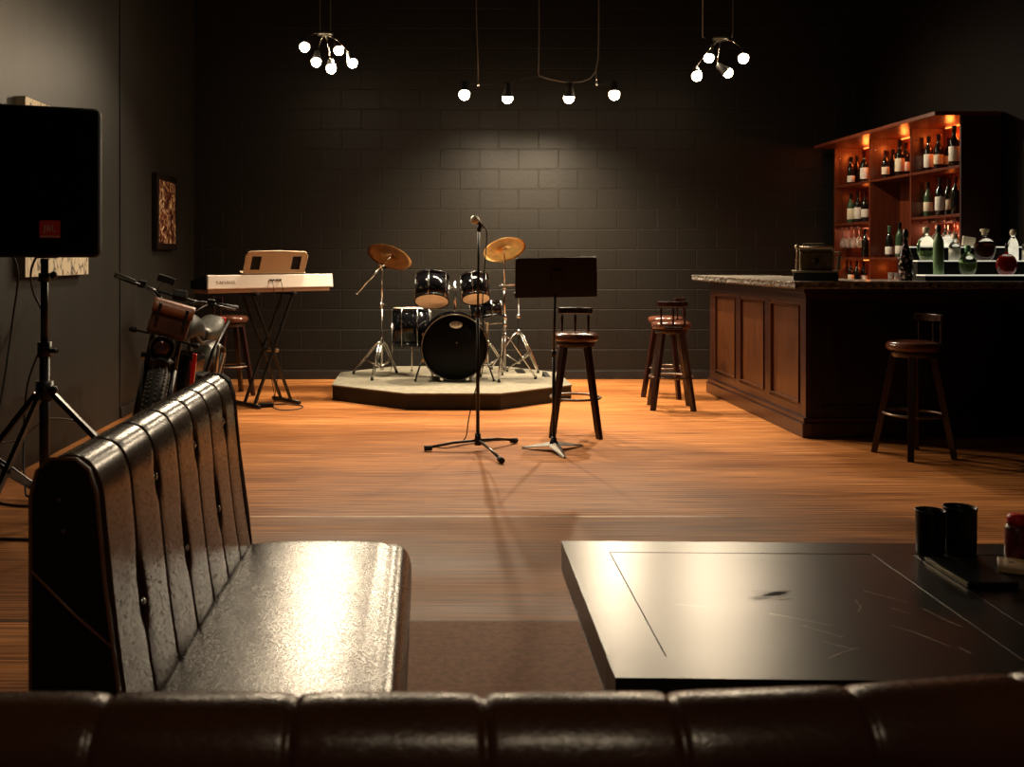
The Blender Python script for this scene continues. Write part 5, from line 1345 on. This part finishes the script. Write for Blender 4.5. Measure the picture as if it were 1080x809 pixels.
# dark floral bottle left of riser
def floral():
    m = mat('black_floral_ceramic', (.01, .009, .01), .2)
    nt = m.node_tree; N = nt.nodes; L = nt.links; b = N['Principled BSDF']
    tc = N.new('ShaderNodeTexCoord'); v = N.new('ShaderNodeTexNoise'); v.inputs['Scale'].default_value = 42; v.inputs['Detail'].default_value = 3; L.new(tc.outputs['Object'], v.inputs['Vector'])
    r = N.new('ShaderNodeValToRGB'); e = r.color_ramp.elements
    e[0].position = .56; e[0].color = (.008, .007, .008, 1); e[1].position = .66; e[1].color = (.75, .66, .55, 1); x = e.new(.60); x.color = (.22, .06, .10, 1)
    L.new(v.outputs['Fac'], r.inputs['Fac']); L.new(r.outputs['Color'], b.inputs['Base Color']); return m
Xf = (955-447)*6.98/F
t = thing('floral_bottle', 'tall black bottle with pale flower pattern left of the bottle display', 'bottle', (Xf, 6.98, BT+.0004))
MB().lathe([(0, 0), (.042, 0), (.047, .006), (.050, .10), (.047, .17), (.030, .22), (.018, .25), (.015, .31), (.019, .312), (.019, .325), (0, .325)], None, 28).build('bottle_body', floral(), t)
MB().lathe([(.0195, .308), (.0205, .33), (.012, .36), (0, .362)], None, 18).build('stopper', M.foilblack, t)

# ------------------------------------------------------------------ antique cash register on the bar
rg = thing('cash_register', 'old box-shaped cash register with pale metal trim on a black base', 'cash register', ((860-447)*7.0/F, 7.0, BT+.0004), R(-20))
MB().box(-.145, .145, -.13, .15, 0, .058).build('drawer_base', M.cupblack, rg, .004)
MB().box(-.155, .150, -.14, .16, .058, .072).build('base_slab', M.bronze, rg, .004)
MB().box(-.105, .112, -.10, .12, .072, .205).build('case', M.register, rg, .012)
MB().box(-.108, .115, -.104, .124, .205, .222).build('top_slab', M.register, rg, .004)
MB().tube([(-.122, -.11, .14), (-.122, -.11, .232), (.108, -.11, .232), (.108, -.11, .205)], .0075, 8).build('top_rail', M.bronze, rg)
MB().box(-.085, .06, -.02, .06, .222, .262).build('ticket_box', M.register, rg, .006)
MB().ball((-.122, -.112, .236), .017, n=14).lathe([(.009, .07), (.012, .10), (.008, .13), (.013, .15)], Matrix.Translation((-.122, -.112, 0)), 12).build('left_post', M.bronze, rg)
MB().tube([(.112, -.09, .19), (.150, -.105, .195), (.160, -.11, .17), (.150, -.11, .155)], .010, 8).lathe([(.016, .075), (.020, .10), (.013, .13), (.018, .155), (.012, .17)], Matrix.Translation((.143, -.112, 0)), 12).build('crank_handle', M.bronze, rg)
MB().lathe([(0, 0), (.020, 0), (.022, .004), (0, .008)], Matrix.Translation((.0, -.100, .14)) @ rotx(PI/2), 20).build('round_badge', M.cupblack, rg)

# ------------------------------------------------------------------ world & view
w = bpy.data.worlds.new('room_dark'); bpy.context.scene.world = w; w.use_nodes = True
bgd = w.node_tree.nodes['Background']; bgd.inputs[0].default_value = (.9, .8, .7, 1); bgd.inputs[1].default_value = .0
sc = bpy.context.scene
sc.view_settings.view_transform = 'Standard'; sc.view_settings.look = 'None'
sc.view_settings.exposure = EXPO; sc.view_settings.gamma = 1; sc.view_settings.use_curve_mapping = False
